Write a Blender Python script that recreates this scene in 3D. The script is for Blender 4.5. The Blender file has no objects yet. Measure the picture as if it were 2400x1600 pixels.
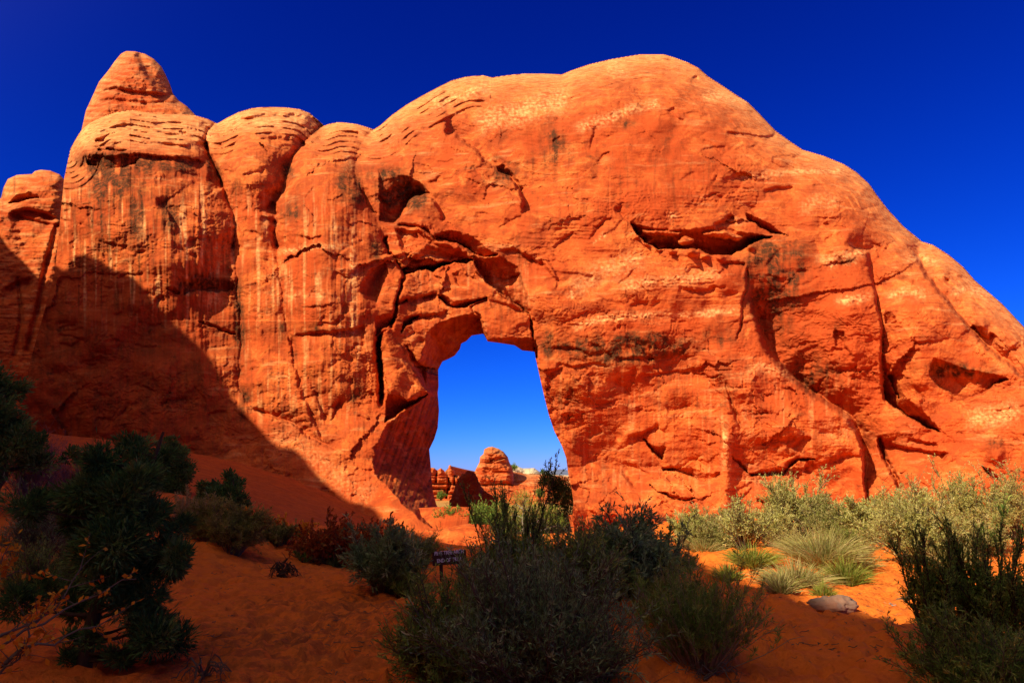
import bpy, bmesh, math, random
import numpy as np
from mathutils import Vector, noise as mnoise
R = math.radians
scene = bpy.context.scene
col = scene.collection

# ------------------------------------------------------------------ camera
FPX = 1600.0                                   # focal length in photo pixels (24 mm on a 36 mm sensor)
PITCH = math.atan(318 / FPX)
EYE = np.array([0.0, 0.0, 1.6])
cam_d = bpy.data.cameras.new('camera')
cam_d.lens = 24; cam_d.sensor_width = 36; cam_d.clip_end = 20000; cam_d.clip_start = 0.05
cam = bpy.data.objects.new('camera', cam_d); col.objects.link(cam)
cam.location = EYE; cam.rotation_euler = (R(90) + PITCH, 0, 0)
scene.camera = cam

# ------------------------------------------------------------------ sky and sun
SUN_EL, SUN_AZ = R(37), R(46)                  # azimuth: left of straight behind the camera
SUN = np.array([-math.sin(SUN_AZ) * math.cos(SUN_EL), -math.cos(SUN_AZ) * math.cos(SUN_EL), math.sin(SUN_EL)])
world = bpy.data.worlds.new('World'); scene.world = world; world.use_nodes = True
nt = world.node_tree; nt.nodes.clear()
sky = nt.nodes.new('ShaderNodeTexSky'); sky.sky_type = 'NISHITA'; sky.sun_disc = False
sky.sun_elevation = SUN_EL; sky.sun_rotation = math.pi + SUN_AZ
sky.altitude = 1500; sky.air_density = 1.0; sky.dust_density = 0.6; sky.ozone_density = 4.0
bg = nt.nodes.new('ShaderNodeBackground'); bg.inputs[1].default_value = 0.1
wo = nt.nodes.new('ShaderNodeOutputWorld')
sep = nt.nodes.new('ShaderNodeSeparateColor'); comb = nt.nodes.new('ShaderNodeCombineColor')
nt.links.new(sky.outputs[0], sep.inputs[0])
for i, (k, p, top) in enumerate([(0.0034, 3.3, 26.0), (0.062, 1.9, 20.0), (0.50, 1.35, 11.0)]):   # deepen the blue of the sky per channel
    pw = nt.nodes.new('ShaderNodeMath'); pw.operation = 'POWER'; pw.inputs[1].default_value = p
    ml = nt.nodes.new('ShaderNodeMath'); ml.operation = 'MULTIPLY'; ml.inputs[1].default_value = k
    mn = nt.nodes.new('ShaderNodeMath'); mn.operation = 'MINIMUM'; mn.inputs[1].default_value = top
    nt.links.new(sep.outputs[i], pw.inputs[0]); nt.links.new(pw.outputs[0], ml.inputs[0]); nt.links.new(ml.outputs[0], mn.inputs[0])
    nt.links.new(mn.outputs[0], comb.inputs[i])
tcw = nt.nodes.new('ShaderNodeTexCoord'); dt = nt.nodes.new('ShaderNodeVectorMath'); dt.operation = 'DOT_PRODUCT'      # warm aureole added to the sky behind the viewpoint to fill the shaded foreground
dt.inputs[1].default_value = tuple(SUN); nt.links.new(tcw.outputs['Generated'], dt.inputs[0])
mx0 = nt.nodes.new('ShaderNodeMath'); mx0.operation = 'MAXIMUM'; mx0.inputs[1].default_value = 0.0; nt.links.new(dt.outputs['Value'], mx0.inputs[0])
fill_pow = nt.nodes.new('ShaderNodeMath'); fill_pow.operation = 'POWER'; fill_pow.inputs[1].default_value = 4.0; nt.links.new(mx0.outputs[0], fill_pow.inputs[0])
fill_mix = nt.nodes.new('ShaderNodeMix'); fill_mix.data_type = 'RGBA'; fill_mix.blend_type = 'ADD'; fill_mix.clamp_result = False
fill_col = nt.nodes.new('ShaderNodeVectorMath'); fill_col.operation = 'SCALE'; fill_col.inputs[0].default_value = (9.0, 6.8, 2.1); nt.links.new(fill_pow.outputs[0], fill_col.inputs['Scale'])
fill_mix.inputs[0].default_value = 1.0; nt.links.new(comb.outputs[0], fill_mix.inputs[6]); nt.links.new(fill_col.outputs[0], fill_mix.inputs[7])
nt.links.new(fill_mix.outputs[2], bg.inputs[0]); nt.links.new(bg.outputs[0], wo.inputs[0])
sun_d = bpy.data.lights.new('sun', 'SUN'); sun_d.energy = 4.4; sun_d.angle = R(0.5); sun_d.color = (1.0, 0.93, 0.80)
sun = bpy.data.objects.new('sun', sun_d); col.objects.link(sun)
sun.rotation_euler = Vector(SUN).to_track_quat('Z', 'Y').to_euler()
scene.view_settings.view_transform = 'Standard'; scene.view_settings.look = 'None'
scene.view_settings.exposure = 0.72; scene.view_settings.gamma = 1.0

# ------------------------------------------------------------------ helpers
def unproj(u, v, Y):
    u = np.asarray(u, float); v = np.asarray(v, float); Y = np.asarray(Y, float)
    dx = (u - 1200) / FPX; up = (800 - v) / FPX
    dy = math.cos(PITCH) - math.sin(PITCH) * up
    dz = math.sin(PITCH) + math.cos(PITCH) * up
    k = Y / dy
    return np.stack([dx * k + EYE[0], Y + EYE[1] + 0 * dx, dz * k + EYE[2]], -1)

def ray(u, v):
    up = (800 - v) / FPX
    return np.array([(u - 1200) / FPX, math.cos(PITCH) - math.sin(PITCH) * up, math.sin(PITCH) + math.cos(PITCH) * up])

_pt = {}
def perlin(x, y, seed=0):
    if seed not in _pt:
        rs = np.random.RandomState(seed + 17)
        a = rs.rand(1024) * 2 * np.pi
        _pt[seed] = (rs.permutation(1024), np.cos(a).astype('f4'), np.sin(a).astype('f4'))
    perm, gx, gy = _pt[seed]
    xf = np.floor(x); yf = np.floor(y)
    xi = xf.astype(np.int64); yi = yf.astype(np.int64)
    fx = (x - xf).astype('f4'); fy = (y - yf).astype('f4')
    ux = fx * fx * fx * (fx * (fx * 6 - 15) + 10); uy = fy * fy * fy * (fy * (fy * 6 - 15) + 10)
    def g(ix, iy, dx, dy):
        h = perm[(perm[ix & 1023] + iy) & 1023]
        return gx[h] * dx + gy[h] * dy
    a = g(xi, yi, fx, fy); b = g(xi + 1, yi, fx - 1, fy)
    c = g(xi, yi + 1, fx, fy - 1); d = g(xi + 1, yi + 1, fx - 1, fy - 1)
    return ((a + (b - a) * ux) * (1 - uy) + (c + (d - c) * ux) * uy) * 1.5

def fbm(x, y, seed=0, oct=4, gain=0.5, lac=2.03):
    s = 0; amp = 1.0; tot = 0
    for i in range(oct):
        s = s + amp * perlin(x, y, seed + i); tot += amp
        x = x * lac + 3.7; y = y * lac + 1.3; amp *= gain
    return s / tot * 1.4

def sstep(a, b, x):
    t = np.clip((x - a) / (b - a), 0, 1); return t * t * (3 - 2 * t)

def tps(pts, vals, reg=0.0):
    pts = np.asarray(pts, float); n = len(pts)
    def K(d2): return np.where(d2 > 0, d2 * np.log(np.maximum(d2, 1e-12)), 0)
    d2 = ((pts[:, None] - pts[None]) ** 2).sum(-1)
    A = np.zeros((n + 3, n + 3)); A[:n, :n] = K(d2) + reg * np.eye(n)
    A[:n, n] = 1; A[:n, n + 1:] = pts; A[n, :n] = 1; A[n + 1:, :n] = pts.T
    w = np.linalg.solve(A, np.concatenate([vals, [0, 0, 0]]))
    def f(x, y):
        s = w[n] + w[n + 1] * x + w[n + 2] * y
        for i in range(n):
            s = s + w[i] * K((x - pts[i, 0]) ** 2 + (y - pts[i, 1]) ** 2)
        return s
    return f

def mk_obj(name, V, F, mat, parent=None, attrs=None, smooth=True):
    """one mesh object from numpy arrays; F is a list of (n,3)/(n,4) index arrays"""
    if not isinstance(F, (list, tuple)): F = [F]
    F = [np.asarray(f, np.int32) for f in F if len(f)]
    me = bpy.data.meshes.new(name)
    V = np.asarray(V, 'f4'); me.vertices.add(len(V)); me.vertices.foreach_set('co', V.ravel())
    nl = sum(f.size for f in F); npoly = sum(len(f) for f in F)
    me.loops.add(nl); me.polygons.add(npoly)
    me.loops.foreach_set('vertex_index', np.concatenate([f.ravel() for f in F]))
    tot = np.concatenate([np.full(len(f), f.shape[1], np.int32) for f in F])
    me.polygons.foreach_set('loop_start', np.concatenate([[0], np.cumsum(tot)[:-1]]).astype(np.int32))
    me.polygons.foreach_set('use_smooth', np.full(npoly, smooth))
    for k, a in (attrs or {}).items():
        at = me.attributes.new(k, 'FLOAT', 'POINT'); at.data.foreach_set('value', np.asarray(a, 'f4'))
    me.materials.append(mat); me.update(calc_edges=True); me.validate()
    o = bpy.data.objects.new(name, me); col.objects.link(o)
    if parent is not None:
        o.parent = parent
    return o

def tag(o, label, cat, group=None, kind=None):
    if label: o['label'] = label
    if cat: o['category'] = cat
    if group: o['group'] = group
    if kind: o['kind'] = kind
    return o

def thing(name, label, cat, loc=(0, 0, 0), group=None):
    o = bpy.data.objects.new(name, None); col.objects.link(o)
    o.location = loc; o.empty_display_size = 0.2
    return tag(o, label, cat, group)

# ------------------------------------------------------------------ materials
class NB:
    def __init__(s, name):
        s.m = bpy.data.materials.new(name); s.m.use_nodes = True
        s.t = s.m.node_tree; s.t.nodes.clear()
        s.out = s.t.nodes.new('ShaderNodeOutputMaterial')
        s.p = s.t.nodes.new('ShaderNodeBsdfPrincipled')
        s.t.links.new(s.p.outputs[0], s.out.inputs[0])
        s.p.inputs['Roughness'].default_value = 0.9
        s.p.inputs['Specular IOR Level'].default_value = 0.04
    def n(s, typ, **kw):
        x = s.t.nodes.new(typ)
        for k, v in kw.items(): setattr(x, k, v)
        return x
    def l(s, a, b): s.t.links.new(a, b)
    def coord(s, scale=(1, 1, 1), kind='Object'):
        tc = s.n('ShaderNodeTexCoord'); mp = s.n('ShaderNodeMapping'); mp.inputs['Scale'].default_value = scale
        s.l(tc.outputs[kind], mp.inputs['Vector']); return mp.outputs[0]
    def noise(s, vec, scale, detail=6, rough=0.55, dist=0.0):
        x = s.n('ShaderNodeTexNoise'); x.inputs['Scale'].default_value = scale; x.inputs['Detail'].default_value = detail
        x.inputs['Roughness'].default_value = rough; x.inputs['Distortion'].default_value = dist
        s.l(vec, x.inputs['Vector']); return x.outputs[0]
    def ramp(s, fac, stops, interp='LINEAR'):
        x = s.n('ShaderNodeValToRGB'); x.color_ramp.interpolation = interp
        e = x.color_ramp.elements
        while len(e) < len(stops): e.new(0.5)
        for i, (p, c) in enumerate(stops):
            e[i].position = p; e[i].color = (*c, 1) if len(c) == 3 else c
        s.l(fac, x.inputs[0]); return x.outputs[0]
    def mix(s, fac, a, b, mode='MIX'):
        x = s.n('ShaderNodeMix'); x.data_type = 'RGBA'; x.blend_type = mode
        for i, q in ((0, fac), (6, a), (7, b)):
            if isinstance(q, (int, float)): x.inputs[i].default_value = q
            elif isinstance(q, tuple): x.inputs[i].default_value = (*q, 1)
            else: s.l(q, x.inputs[i])
        return x.outputs[2]
    def math(s, op, a, b=0.0, clamp=False):
        x = s.n('ShaderNodeMath'); x.operation = op; x.use_clamp = clamp
        for i, q in ((0, a), (1, b)):
            if isinstance(q, (int, float)): x.inputs[i].default_value = q
            else: s.l(q, x.inputs[i])
        return x.outputs[0]
    def attr(s, name):
        x = s.n('ShaderNodeAttribute'); x.attribute_name = name; return x.outputs['Fac']
    def bump(s, h, strength, dist, prev=None):
        x = s.n('ShaderNodeBump'); x.inputs['Strength'].default_value = strength; x.inputs['Distance'].default_value = dist
        s.l(h, x.inputs['Height'])
        if prev is not None: s.l(prev, x.inputs['Normal'])
        return x.outputs[0]

def rock_material(name, bright=1.0):
    b = NB(name)
    c = b.coord()
    cs = b.coord((1, 1, 0.22)); ch = b.coord((0.35, 0.35, 2.2))
    big = b.noise(c, 0.16, 5, 0.6, 0.6); mid = b.noise(c, 0.9, 6, 0.62, 0.4)
    streak = b.noise(cs, 1.7, 5, 0.6); strata = b.noise(ch, 1.1, 5, 0.6); fine = b.noise(c, 7.0, 5, 0.65)
    k = bright
    red = (0.43 * k, 0.060 * k, 0.011 * k); org = (0.60 * k, 0.130 * k, 0.023 * k); pal = (0.84 * k, 0.40 * k, 0.12 * k)
    base = b.mix(b.ramp(big, [(0.38, (0, 0, 0)), (0.62, (1, 1, 1))]), red, org)
    base = b.mix(b.ramp(mid, [(0.42, (0, 0, 0)), (0.66, (0.65,) * 3)]), base, org)
    patch = b.noise(b.coord((1, 1, 1.5)), 0.55, 7, 0.68, 1.2)
    base = b.mix(b.ramp(patch, [(0.50, (0, 0, 0)), (0.525, (0.6,) * 3), (0.62, (0.85,) * 3)]), base, (0.34 * k, 0.056 * k, 0.013 * k))
    base = b.mix(b.ramp(patch, [(0.36, (0.6,) * 3), (0.43, (0, 0, 0))]), base, (0.74 * k, 0.21 * k, 0.04 * k))
    base = b.mix(b.ramp(streak, [(0.55, (0, 0, 0)), (0.72, (0.55,) * 3)]), base, (0.36 * k, 0.050 * k, 0.010 * k))
    base = b.mix(b.ramp(strata, [(0.56, (0, 0, 0)), (0.72, (0.4,) * 3)]), base, pal)
    base = b.mix(b.attr('tint'), base, red)
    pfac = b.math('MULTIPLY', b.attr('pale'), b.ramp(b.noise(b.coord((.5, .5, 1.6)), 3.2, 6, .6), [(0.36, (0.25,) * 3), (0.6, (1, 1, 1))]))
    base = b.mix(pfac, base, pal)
    sfac = b.math('MULTIPLY', b.attr('stain_shade'), b.ramp(b.noise(c, 2.6, 7, 0.7, 0.5), [(0.34, (0.25,) * 3), (0.52, (1, 1, 1))]))
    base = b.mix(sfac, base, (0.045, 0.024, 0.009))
    base = b.mix(b.ramp(fine, [(0.25, (0.5,) * 3), (0.55, (0, 0, 0))]), base, (0.34 * k, 0.045 * k, 0.009 * k))
    b.l(base, b.p.inputs['Base Color'])
    n1 = b.bump(b.noise(c, 2.2, 8, 0.62, 0.3), 0.22, 0.15)
    n2 = b.bump(strata, 0.4, 0.15, n1)
    n3 = b.bump(b.noise(c, 14, 6, 0.7), 0.22, 0.02, n2)
    b.l(n3, b.p.inputs['Normal'])
    return b.m

ROCK = rock_material('red_sandstone')
ROCK_FAR = rock_material('far_sandstone', 0.95)

def sand_material():
    b = NB('red_sand'); c = b.coord()
    n1 = b.noise(c, 0.5, 5, 0.6); n2 = b.noise(c, 9, 6, 0.65); n3 = b.noise(c, 60, 3, 0.6)
    base = b.mix(n1, (0.66, 0.135, 0.014), (0.80, 0.19, 0.022))
    base = b.mix(b.ramp(n2, [(0.5, (0, 0, 0)), (0.75, (0.5,) * 3)]), base, (0.48, 0.09, 0.012))
    base = b.mix(b.ramp(n3, [(0.62, (0, 0, 0)), (0.8, (0.35,) * 3)]), base, (0.13, 0.05, 0.025))
    dry = b.ramp(b.noise(c, 0.55, 4, 0.6), [(0.42, (0, 0, 0)), (0.6, (1, 1, 1))])
    dfac = b.math('MULTIPLY', b.attr('grass'), b.ramp(b.noise(c, 1.2, 5, 0.7), [(0.3, (0.35,) * 3), (0.6, (1, 1, 1))]))
    base = b.mix(dfac, base, b.mix(dry, (0.36, 0.27, 0.075), (0.27, 0.235, 0.07)))
    tal = b.math('MULTIPLY', b.attr('talus'), b.ramp(b.noise(c, 1.6, 6, .7), [(0.3, (0.55,) * 3), (0.6, (1, 1, 1))]))
    base = b.mix(tal, base, b.mix(b.ramp(n2, [(0.4, (0,) * 3), (0.65, (1,) * 3)]), (0.30, 0.060, 0.014), (0.42, 0.095, 0.022)))
    litter = b.math('MULTIPLY', b.attr('litter'), b.ramp(n2, [(0.42, (0, 0, 0)), (0.55, (0.85,) * 3)]))
    base = b.mix(litter, base, (0.07, 0.035, 0.018))
    b.l(base, b.p.inputs['Base Color'])
    k1 = b.bump(b.noise(c, 5.0, 5, 0.6), 0.6, 0.10)
    k2 = b.bump(n2, 0.5, 0.06, k1)
    b.l(b.bump(n3, 0.5, 0.012, k2), b.p.inputs['Normal'])
    return b.m
SAND = sand_material()

def leaf_material(name, stops, rough=0.75, trans=0.38):
    b = NB(name)
    cc = b.ramp(b.attr('rnd'), stops)
    b.l(cc, b.p.inputs['Base Color']); b.p.inputs['Roughness'].default_value = rough
    if trans:
        tr = b.n('ShaderNodeBsdfTranslucent'); b.l(cc, tr.inputs[0])
        mx = b.n('ShaderNodeMixShader'); mx.inputs[0].default_value = trans
        b.l(b.p.outputs[0], mx.inputs[1]); b.l(tr.outputs[0], mx.inputs[2]); b.l(mx.outputs[0], b.out.inputs[0])
    return b.m

def bark_material(name, c1, c2, scale=30):
    b = NB(name); c = b.coord((1, 1, 0.3))
    n = b.noise(c, scale, 5, 0.65)
    b.l(b.mix(n, c1, c2), b.p.inputs['Base Color']); b.l(b.bump(n, 0.6, 0.01), b.p.inputs['Normal'])
    return b.m

# ------------------------------------------------------------------ pixel-space field for tracing rock faces
class Field:
    """A rock face traced from the photograph: for every traced point a real distance Y (m); built as a solid relief."""
    def __init__(s, u0, u1, v0, v1, st, warp=5.0, seed=0):
        s.us = np.arange(u0, u1, st, dtype='f4'); s.vs = np.arange(v0, v1, st, dtype='f4'); s.st = st
        s.U, s.V = np.meshgrid(s.us, s.vs)
        w = warp
        s.WU = s.U + w * (fbm(s.U / 55, s.V / 55, seed + 1, 4, 0.6) + .5 * fbm(s.U / 16, s.V / 16, seed + 2, 3, .6)); s.WV = s.V + w * (fbm(s.U / 55, s.V / 55, seed + 7, 4, 0.6) + .5 * fbm(s.U / 16, s.V / 16, seed + 8, 3, .6))
        s.Y = np.zeros_like(s.U)
    def sub(s, pts, m):
        p = np.asarray(pts, float)
        i0 = max(int((p[:, 0].min() - m - s.us[0]) / s.st), 0); i1 = min(int((p[:, 0].max() + m - s.us[0]) / s.st) + 2, len(s.us))
        j0 = max(int((p[:, 1].min() - m - s.vs[0]) / s.st), 0); j1 = min(int((p[:, 1].max() + m - s.vs[0]) / s.st) + 2, len(s.vs))
        return (slice(j0, max(j1, j0)), slice(i0, max(i1, i0)))
    def line(s, pts, sl, warped=True):
        """distance, signed side (+ = right of travel, image y down) and distance to the nearer end"""
        X = (s.WU if warped else s.U)[sl]; Z = (s.WV if warped else s.V)[sl]
        p = np.asarray(pts, 'f4'); best = np.full(X.shape, 1e9, 'f4'); sgn = np.ones(X.shape, 'f4'); arc = np.zeros(X.shape, 'f4')
        acc = 0.0
        for a, b in zip(p[:-1], p[1:]):
            d = b - a; L2 = float(d @ d); L = math.sqrt(L2)
            if L2 == 0: continue
            t = np.clip(((X - a[0]) * d[0] + (Z - a[1]) * d[1]) / L2, 0, 1)
            q = (X - a[0] - t * d[0]) ** 2 + (Z - a[1] - t * d[1]) ** 2
            cr = d[0] * (Z - a[1]) - d[1] * (X - a[0])
            m = q < best
            best[m] = q[m]; sgn[m] = np.sign(cr[m]); arc[m] = (acc + t * L)[m]
            acc += L
        return np.sqrt(best), sgn, np.minimum(arc, acc - arc)
    def inside(s, poly, sl, warped=True):
        X = (s.WU if warped else s.U)[sl]; Z = (s.WV if warped else s.V)[sl]
        p = np.asarray(poly, 'f4'); r = np.zeros(X.shape, bool)
        for a, b in zip(p, np.roll(p, -1, 0)):
            if a[1] == b[1]: continue
            c = ((a[1] > Z) != (b[1] > Z)) & (X < (b[0] - a[0]) * (Z - a[1]) / (b[1] - a[1]) + a[0])
            r ^= c
        return r
    def sdf(s, poly, sl=None, warped=False):
        if sl is None: sl = (slice(None), slice(None))
        d, _, _ = s.line(list(poly) + [poly[0]], sl, warped)
        return np.where(s.inside(poly, sl, warped), -d, d)
    def step(s, pts, h, L, side=1, soft=1.6, taper=25):
        sl = s.sub(pts, L * 3.2 + 10); d, sg, e = s.line(pts, sl)
        sd = d * sg * side
        s.Y[sl] += h / (1 + np.exp(-np.clip(sd / soft, -30, 30))) * np.exp(-np.maximum(sd, 0) / L) * sstep(0, taper, e)
    def groove(s, pts, dep, w, taper=20, wide=0, wd=0):
        sl = s.sub(pts, max(w, wide) * 3 + 8); d, sg, e = s.line(pts, sl)
        k = sstep(0, taper, e) if taper else 1
        s.Y[sl] += dep * np.exp(-(d / w) ** 2) * k
        if wide: s.Y[sl] += wd * np.exp(-(d / wide)) * k
    def over(s, top, bot, dep, pw=1.0, edge=2.5):
        """overhang: a roof that runs back from the lip 'top' to the ledge 'bot'"""
        poly = list(top) + list(reversed(bot)); sl = s.sub(poly, 12)
        m = s.inside(poly, sl); a, _, _ = s.line(top, sl); b, _, _ = s.line(bot, sl)
        fr = (a / np.maximum(a + b, 1e-3)) ** pw
        s.Y[sl] += np.where(m, dep * fr * sstep(0, edge, b), 0)
    def scoop(s, poly, dep, w):
        sl = s.sub(poly, 10); sd = s.sdf(poly, sl, True)
        s.Y[sl] += dep * sstep(0, w, -sd)
    def bulge(s, u, v, ru, rv, h, pw=1.0):
        sl = s.sub([(u - ru * 2.6, v - rv * 2.6), (u + ru * 2.6, v + rv * 2.6)], 0)
        q = ((s.WU[sl] - u) / ru) ** 2 + ((s.WV[sl] - v) / rv) ** 2
        s.Y[sl] -= h * np.exp(-q ** pw)
    def build(s, name, outline, hole, mat, regions, parent, attrs, thick, origin, snap=True):
        """cut the face to its outline, pull the rim onto it, give it sides and a back"""
        sd = s.sdf(outline)
        if hole is not None: sd = np.maximum(sd, -s.sdf(hole))
        ins = sd < 0
        cell = ins[:-1, :-1] | ins[1:, :-1] | ins[:-1, 1:] | ins[1:, 1:]
        far = sd > s.st * 1.5
        cell &= ~(far[:-1, :-1] | far[1:, :-1] | far[:-1, 1:] | far[1:, 1:])
        gy, gx = np.gradient(sd, s.st); gl = np.sqrt(gx * gx + gy * gy) + 1e-6
        mv = np.where(sd > 0, sd, 0)
        U = s.U - mv * gx / gl; V = s.V - mv * gy / gl
        P = unproj(U, V, s.Y) - np.asarray(origin)
        H, W = s.U.shape; idx = np.arange(H * W).reshape(H, W)
        gj, gi_ = np.nonzero(cell); GF = np.stack([idx[gj, gi_], idx[gj + 1, gi_], idx[gj + 1, gi_ + 1], idx[gj, gi_ + 1]], 1)
        ge = np.sort(np.concatenate([GF[:, [0, 1]], GF[:, [1, 2]], GF[:, [2, 3]], GF[:, [3, 0]]]), 1).astype(np.int64); ge = ge[:, 0] * (H * W) + ge[:, 1]
        gk, gc = np.unique(ge, return_counts=True); gk = gk[gc == 1]
        objs = []
        reg = regions if regions is not None else np.zeros(cell.shape, int)
        names = name if isinstance(name, list) else [name]
        for r, nm in enumerate(names):
            cm = cell & (reg[:cell.shape[0], :cell.shape[1]] == r)
            if not cm.any(): continue
            j, i = np.nonzero(cm)
            F = np.stack([idx[j, i], idx[j + 1, i], idx[j + 1, i + 1], idx[j, i + 1]], 1)
            used, inv = np.unique(F, return_inverse=True); F = inv.reshape(F.shape)
            V3 = P.reshape(-1, 3)[used]; A = {k: a.reshape(-1)[used] for k, a in attrs.items()}
            # open rim -> sides going straight back, then a coarse back sheet
            n = len(used)
            e = np.concatenate([F[:, [0, 1]], F[:, [1, 2]], F[:, [2, 3]], F[:, [3, 0]]])
            key = np.sort(e, 1).astype(np.int64); key = key[:, 0] * n + key[:, 1]
            _, first, cnt = np.unique(key, return_index=True, return_counts=True)
            be = e[first[cnt == 1]]; ug = np.sort(used[be], 1).astype(np.int64); be = be[np.isin(ug[:, 0] * (H * W) + ug[:, 1], gk)]
            if not len(be): objs.append(mk_obj(nm, V3, [F], mat, parent, A)); continue
            rim, rinv = np.unique(be, return_inverse=True); be2 = rinv.reshape(be.shape)
            lean = np.stack([-gx / gl, 0 * gx, gy / gl], -1).reshape(-1, 3)[used][rim] * thick * 0.42
            if hole is None: lean[:, 2] = np.minimum(lean[:, 2], 0)
            k1 = V3[rim] + np.array([0, thick * 0.45, 0]) + lean * .5; k2 = V3[rim] + np.array([0, thick, 0]) + lean
            m = len(rim)
            F1 = np.stack([be[:, 1], be[:, 0], n + be2[:, 0], n + be2[:, 1]], 1)
            F2 = np.stack([n + be2[:, 1], n + be2[:, 0], n + m + be2[:, 0], n + m + be2[:, 1]], 1)
            q = 8; hb, wb = cm.shape[0] // q, cm.shape[1] // q
            cj, ci = np.nonzero(cm[:hb * q, :wb * q].reshape(hb, q, wb, q).all((1, 3)) & (sd[:hb * q:q, :wb * q:q] < -max(2 * q * s.st, thick * 0.5 * FPX / float(np.mean(s.Y)))))
            bj, bi = np.minimum(cj * q + q, H - 1), np.minimum(ci * q + q, W - 1)
            B = np.concatenate([P[cj * q, ci * q], P[bj, ci * q], P[bj, bi], P[cj * q, bi]]) + np.array([0, thick, 0])
            nb = len(cj); o0 = n + 2 * m
            F3 = np.stack([o0 + np.arange(nb), o0 + 3 * nb + np.arange(nb), o0 + 2 * nb + np.arange(nb), o0 + nb + np.arange(nb)], 1)
            VV = np.concatenate([V3, k1, k2, B])
            AA = {k: np.concatenate([a, a[rim], a[rim], np.zeros(4 * nb, 'f4')]) for k, a in A.items()}
            objs.append(mk_obj(nm, VV, [F, F1, F2, F3], mat, parent, AA))
        return objs

def at_depth(fld, u, v):
    i = int(np.clip((u - fld.us[0]) / fld.st, 0, len(fld.us) - 1)); j = int(np.clip((v - fld.vs[0]) / fld.st, 0, len(fld.vs) - 1))
    return float(fld.Y[j, i])

# ================================================================== the arch rock
OUT_TOP = [(160,372),(165,349),(174,332),(184,315),(194,301),(211,287),(238,274),(272,263),(307,258),(341,263),(368,266),(419,267),
 (458,271),(487,279),(509,290),(531,277),(559,263),(593,253),(630,251),(668,252),(702,256),(725,265),(746,282),(760,295),(770,291),(790,287),(802,287),(836,291),
 (863,299),(875,304),(891,294),(918,270),(952,246),(990,224),(1024,206),(1058,189),(1092,180),(1133,177),(1153,182),(1194,176),(1231,173),
 (1279,173),(1316,175),(1340,165),(1381,151),(1432,139),(1498,128),(1557,128),(1583,136),(1613,147),(1638,160),(1659,179),(1698,204),
 (1723,221),(1753,240),(1783,270),(1817,306),(1847,328),(1881,351),(1932,366),(1978,385),(2008,404),(2038,432),(2055,457),(2081,491),
 (2119,532),(2161,566),(2187,574),(2225,598),(2259,627),(2285,657),(2315,683),(2349,712),(2400,766),(2470,850),(2540,960),(2555,1100)]
OUTLINE = OUT_TOP + [(2556,1326),(1000,1326),(30,1326),(28,1150),(40,1000),(70,850),(95,760),(112,700),(128,640),(137,560),(142,500),(150,420)]
OPEN_L = [(1106,786),(1093,799),(1081,805),(1078,817),(1066,833),(1051,841),(1037,847),(1027,866),(1028,905),(1026,920),(1029,961),(1026,1002),
 (1018,1028),(1006,1053),(1009,1084),(1011,1117),(1015,1155),(1023,1183),(1039,1206),(1054,1224),(1074,1240),(1084,1270),(1088,1300)]
OPEN_R = [(1133,782),(1143,800),(1167,803),(1206,809),(1224,821),(1253,824),(1256,842),(1262,869),(1270,905),(1276,931),(1286,971),(1299,1010),
 (1317,1045),(1327,1073),(1332,1112),(1340,1145),(1344,1176),(1342,1200),(1350,1326)]
HOLE = list(reversed(OPEN_L)) + OPEN_R + [(1090,1330)]

A = Field(-10, 2556, 110, 1326, 1.75, 5.0, 3)
ctl = [(1400,1150,44),(1700,1150,43),(2000,1130,42),(2350,1080,40),(2560,1100,38),(1300,900,44.5),(1600,900,44.2),(1250,600,45),(1600,400,47),(1500,200,50.5),
 (1100,250,50),(1900,700,44.5),(2200,800,43),(2300,920,42),(2150,650,45),(2500,900,40),(950,420,48.5),(1000,600,46),(800,700,44),(700,500,45),(850,1000,43),
 (860,1120,41.2),(930,1240,37.5),(600,800,45),(400,700,45),(250,500,45.5),(200,800,46),(60,1000,46),(600,1050,43.5),(350,950,45),(300,320,48),(620,300,49),
 (800,330,49),(760,1120,41.5),(1060,1290,35),(1350,1300,42),(1800,1300,42),(400,1200,43),(100,1250,44),(1750,300,49),(1150,900,46),(150,420,46.5)]
fb = tps([(c[0] / 100, c[1] / 100) for c in ctl], [c[2] for c in ctl], 0.02)
A.Y[:] = fb(A.U / 100, A.V / 100)
full = (slice(None), slice(None))
dtop, _, _ = A.line(OUT_TOP, full, False)
rr = np.clip(1 - dtop / 120, 0, 1)
A.Y += 5.0 * (1 - np.sqrt(np.maximum(1 - rr ** 2, 0)))
# thin bedding ledges that follow the rounded tops
led = np.sin(dtop / 7.5 + 3 * fbm(A.U / 120, A.V / 60, 40, 3)) * fbm(A.U / 90, A.V / 40, 44, 3)
A.Y += 0.7 * led * sstep(100, 45, dtop) * sstep(3, 12, dtop) * (0.35 + 0.65 * (A.U < 1150))

tl_ = dtop / 13 + 0.55 * fbm(A.U / 190, A.V / 120, 47, 3); fq = tl_ - np.floor(tl_)
A.Y += 0.34 * (np.floor(tl_) + sstep(.42, .58, fq) - tl_) * sstep(95, 55, dtop) * sstep(2, 10, dtop) * (0.4 + 0.6 * (A.U < 1180)) * sstep(-.35, .15, fbm(A.U / 60, A.V / 60, 49, 2))
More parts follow.
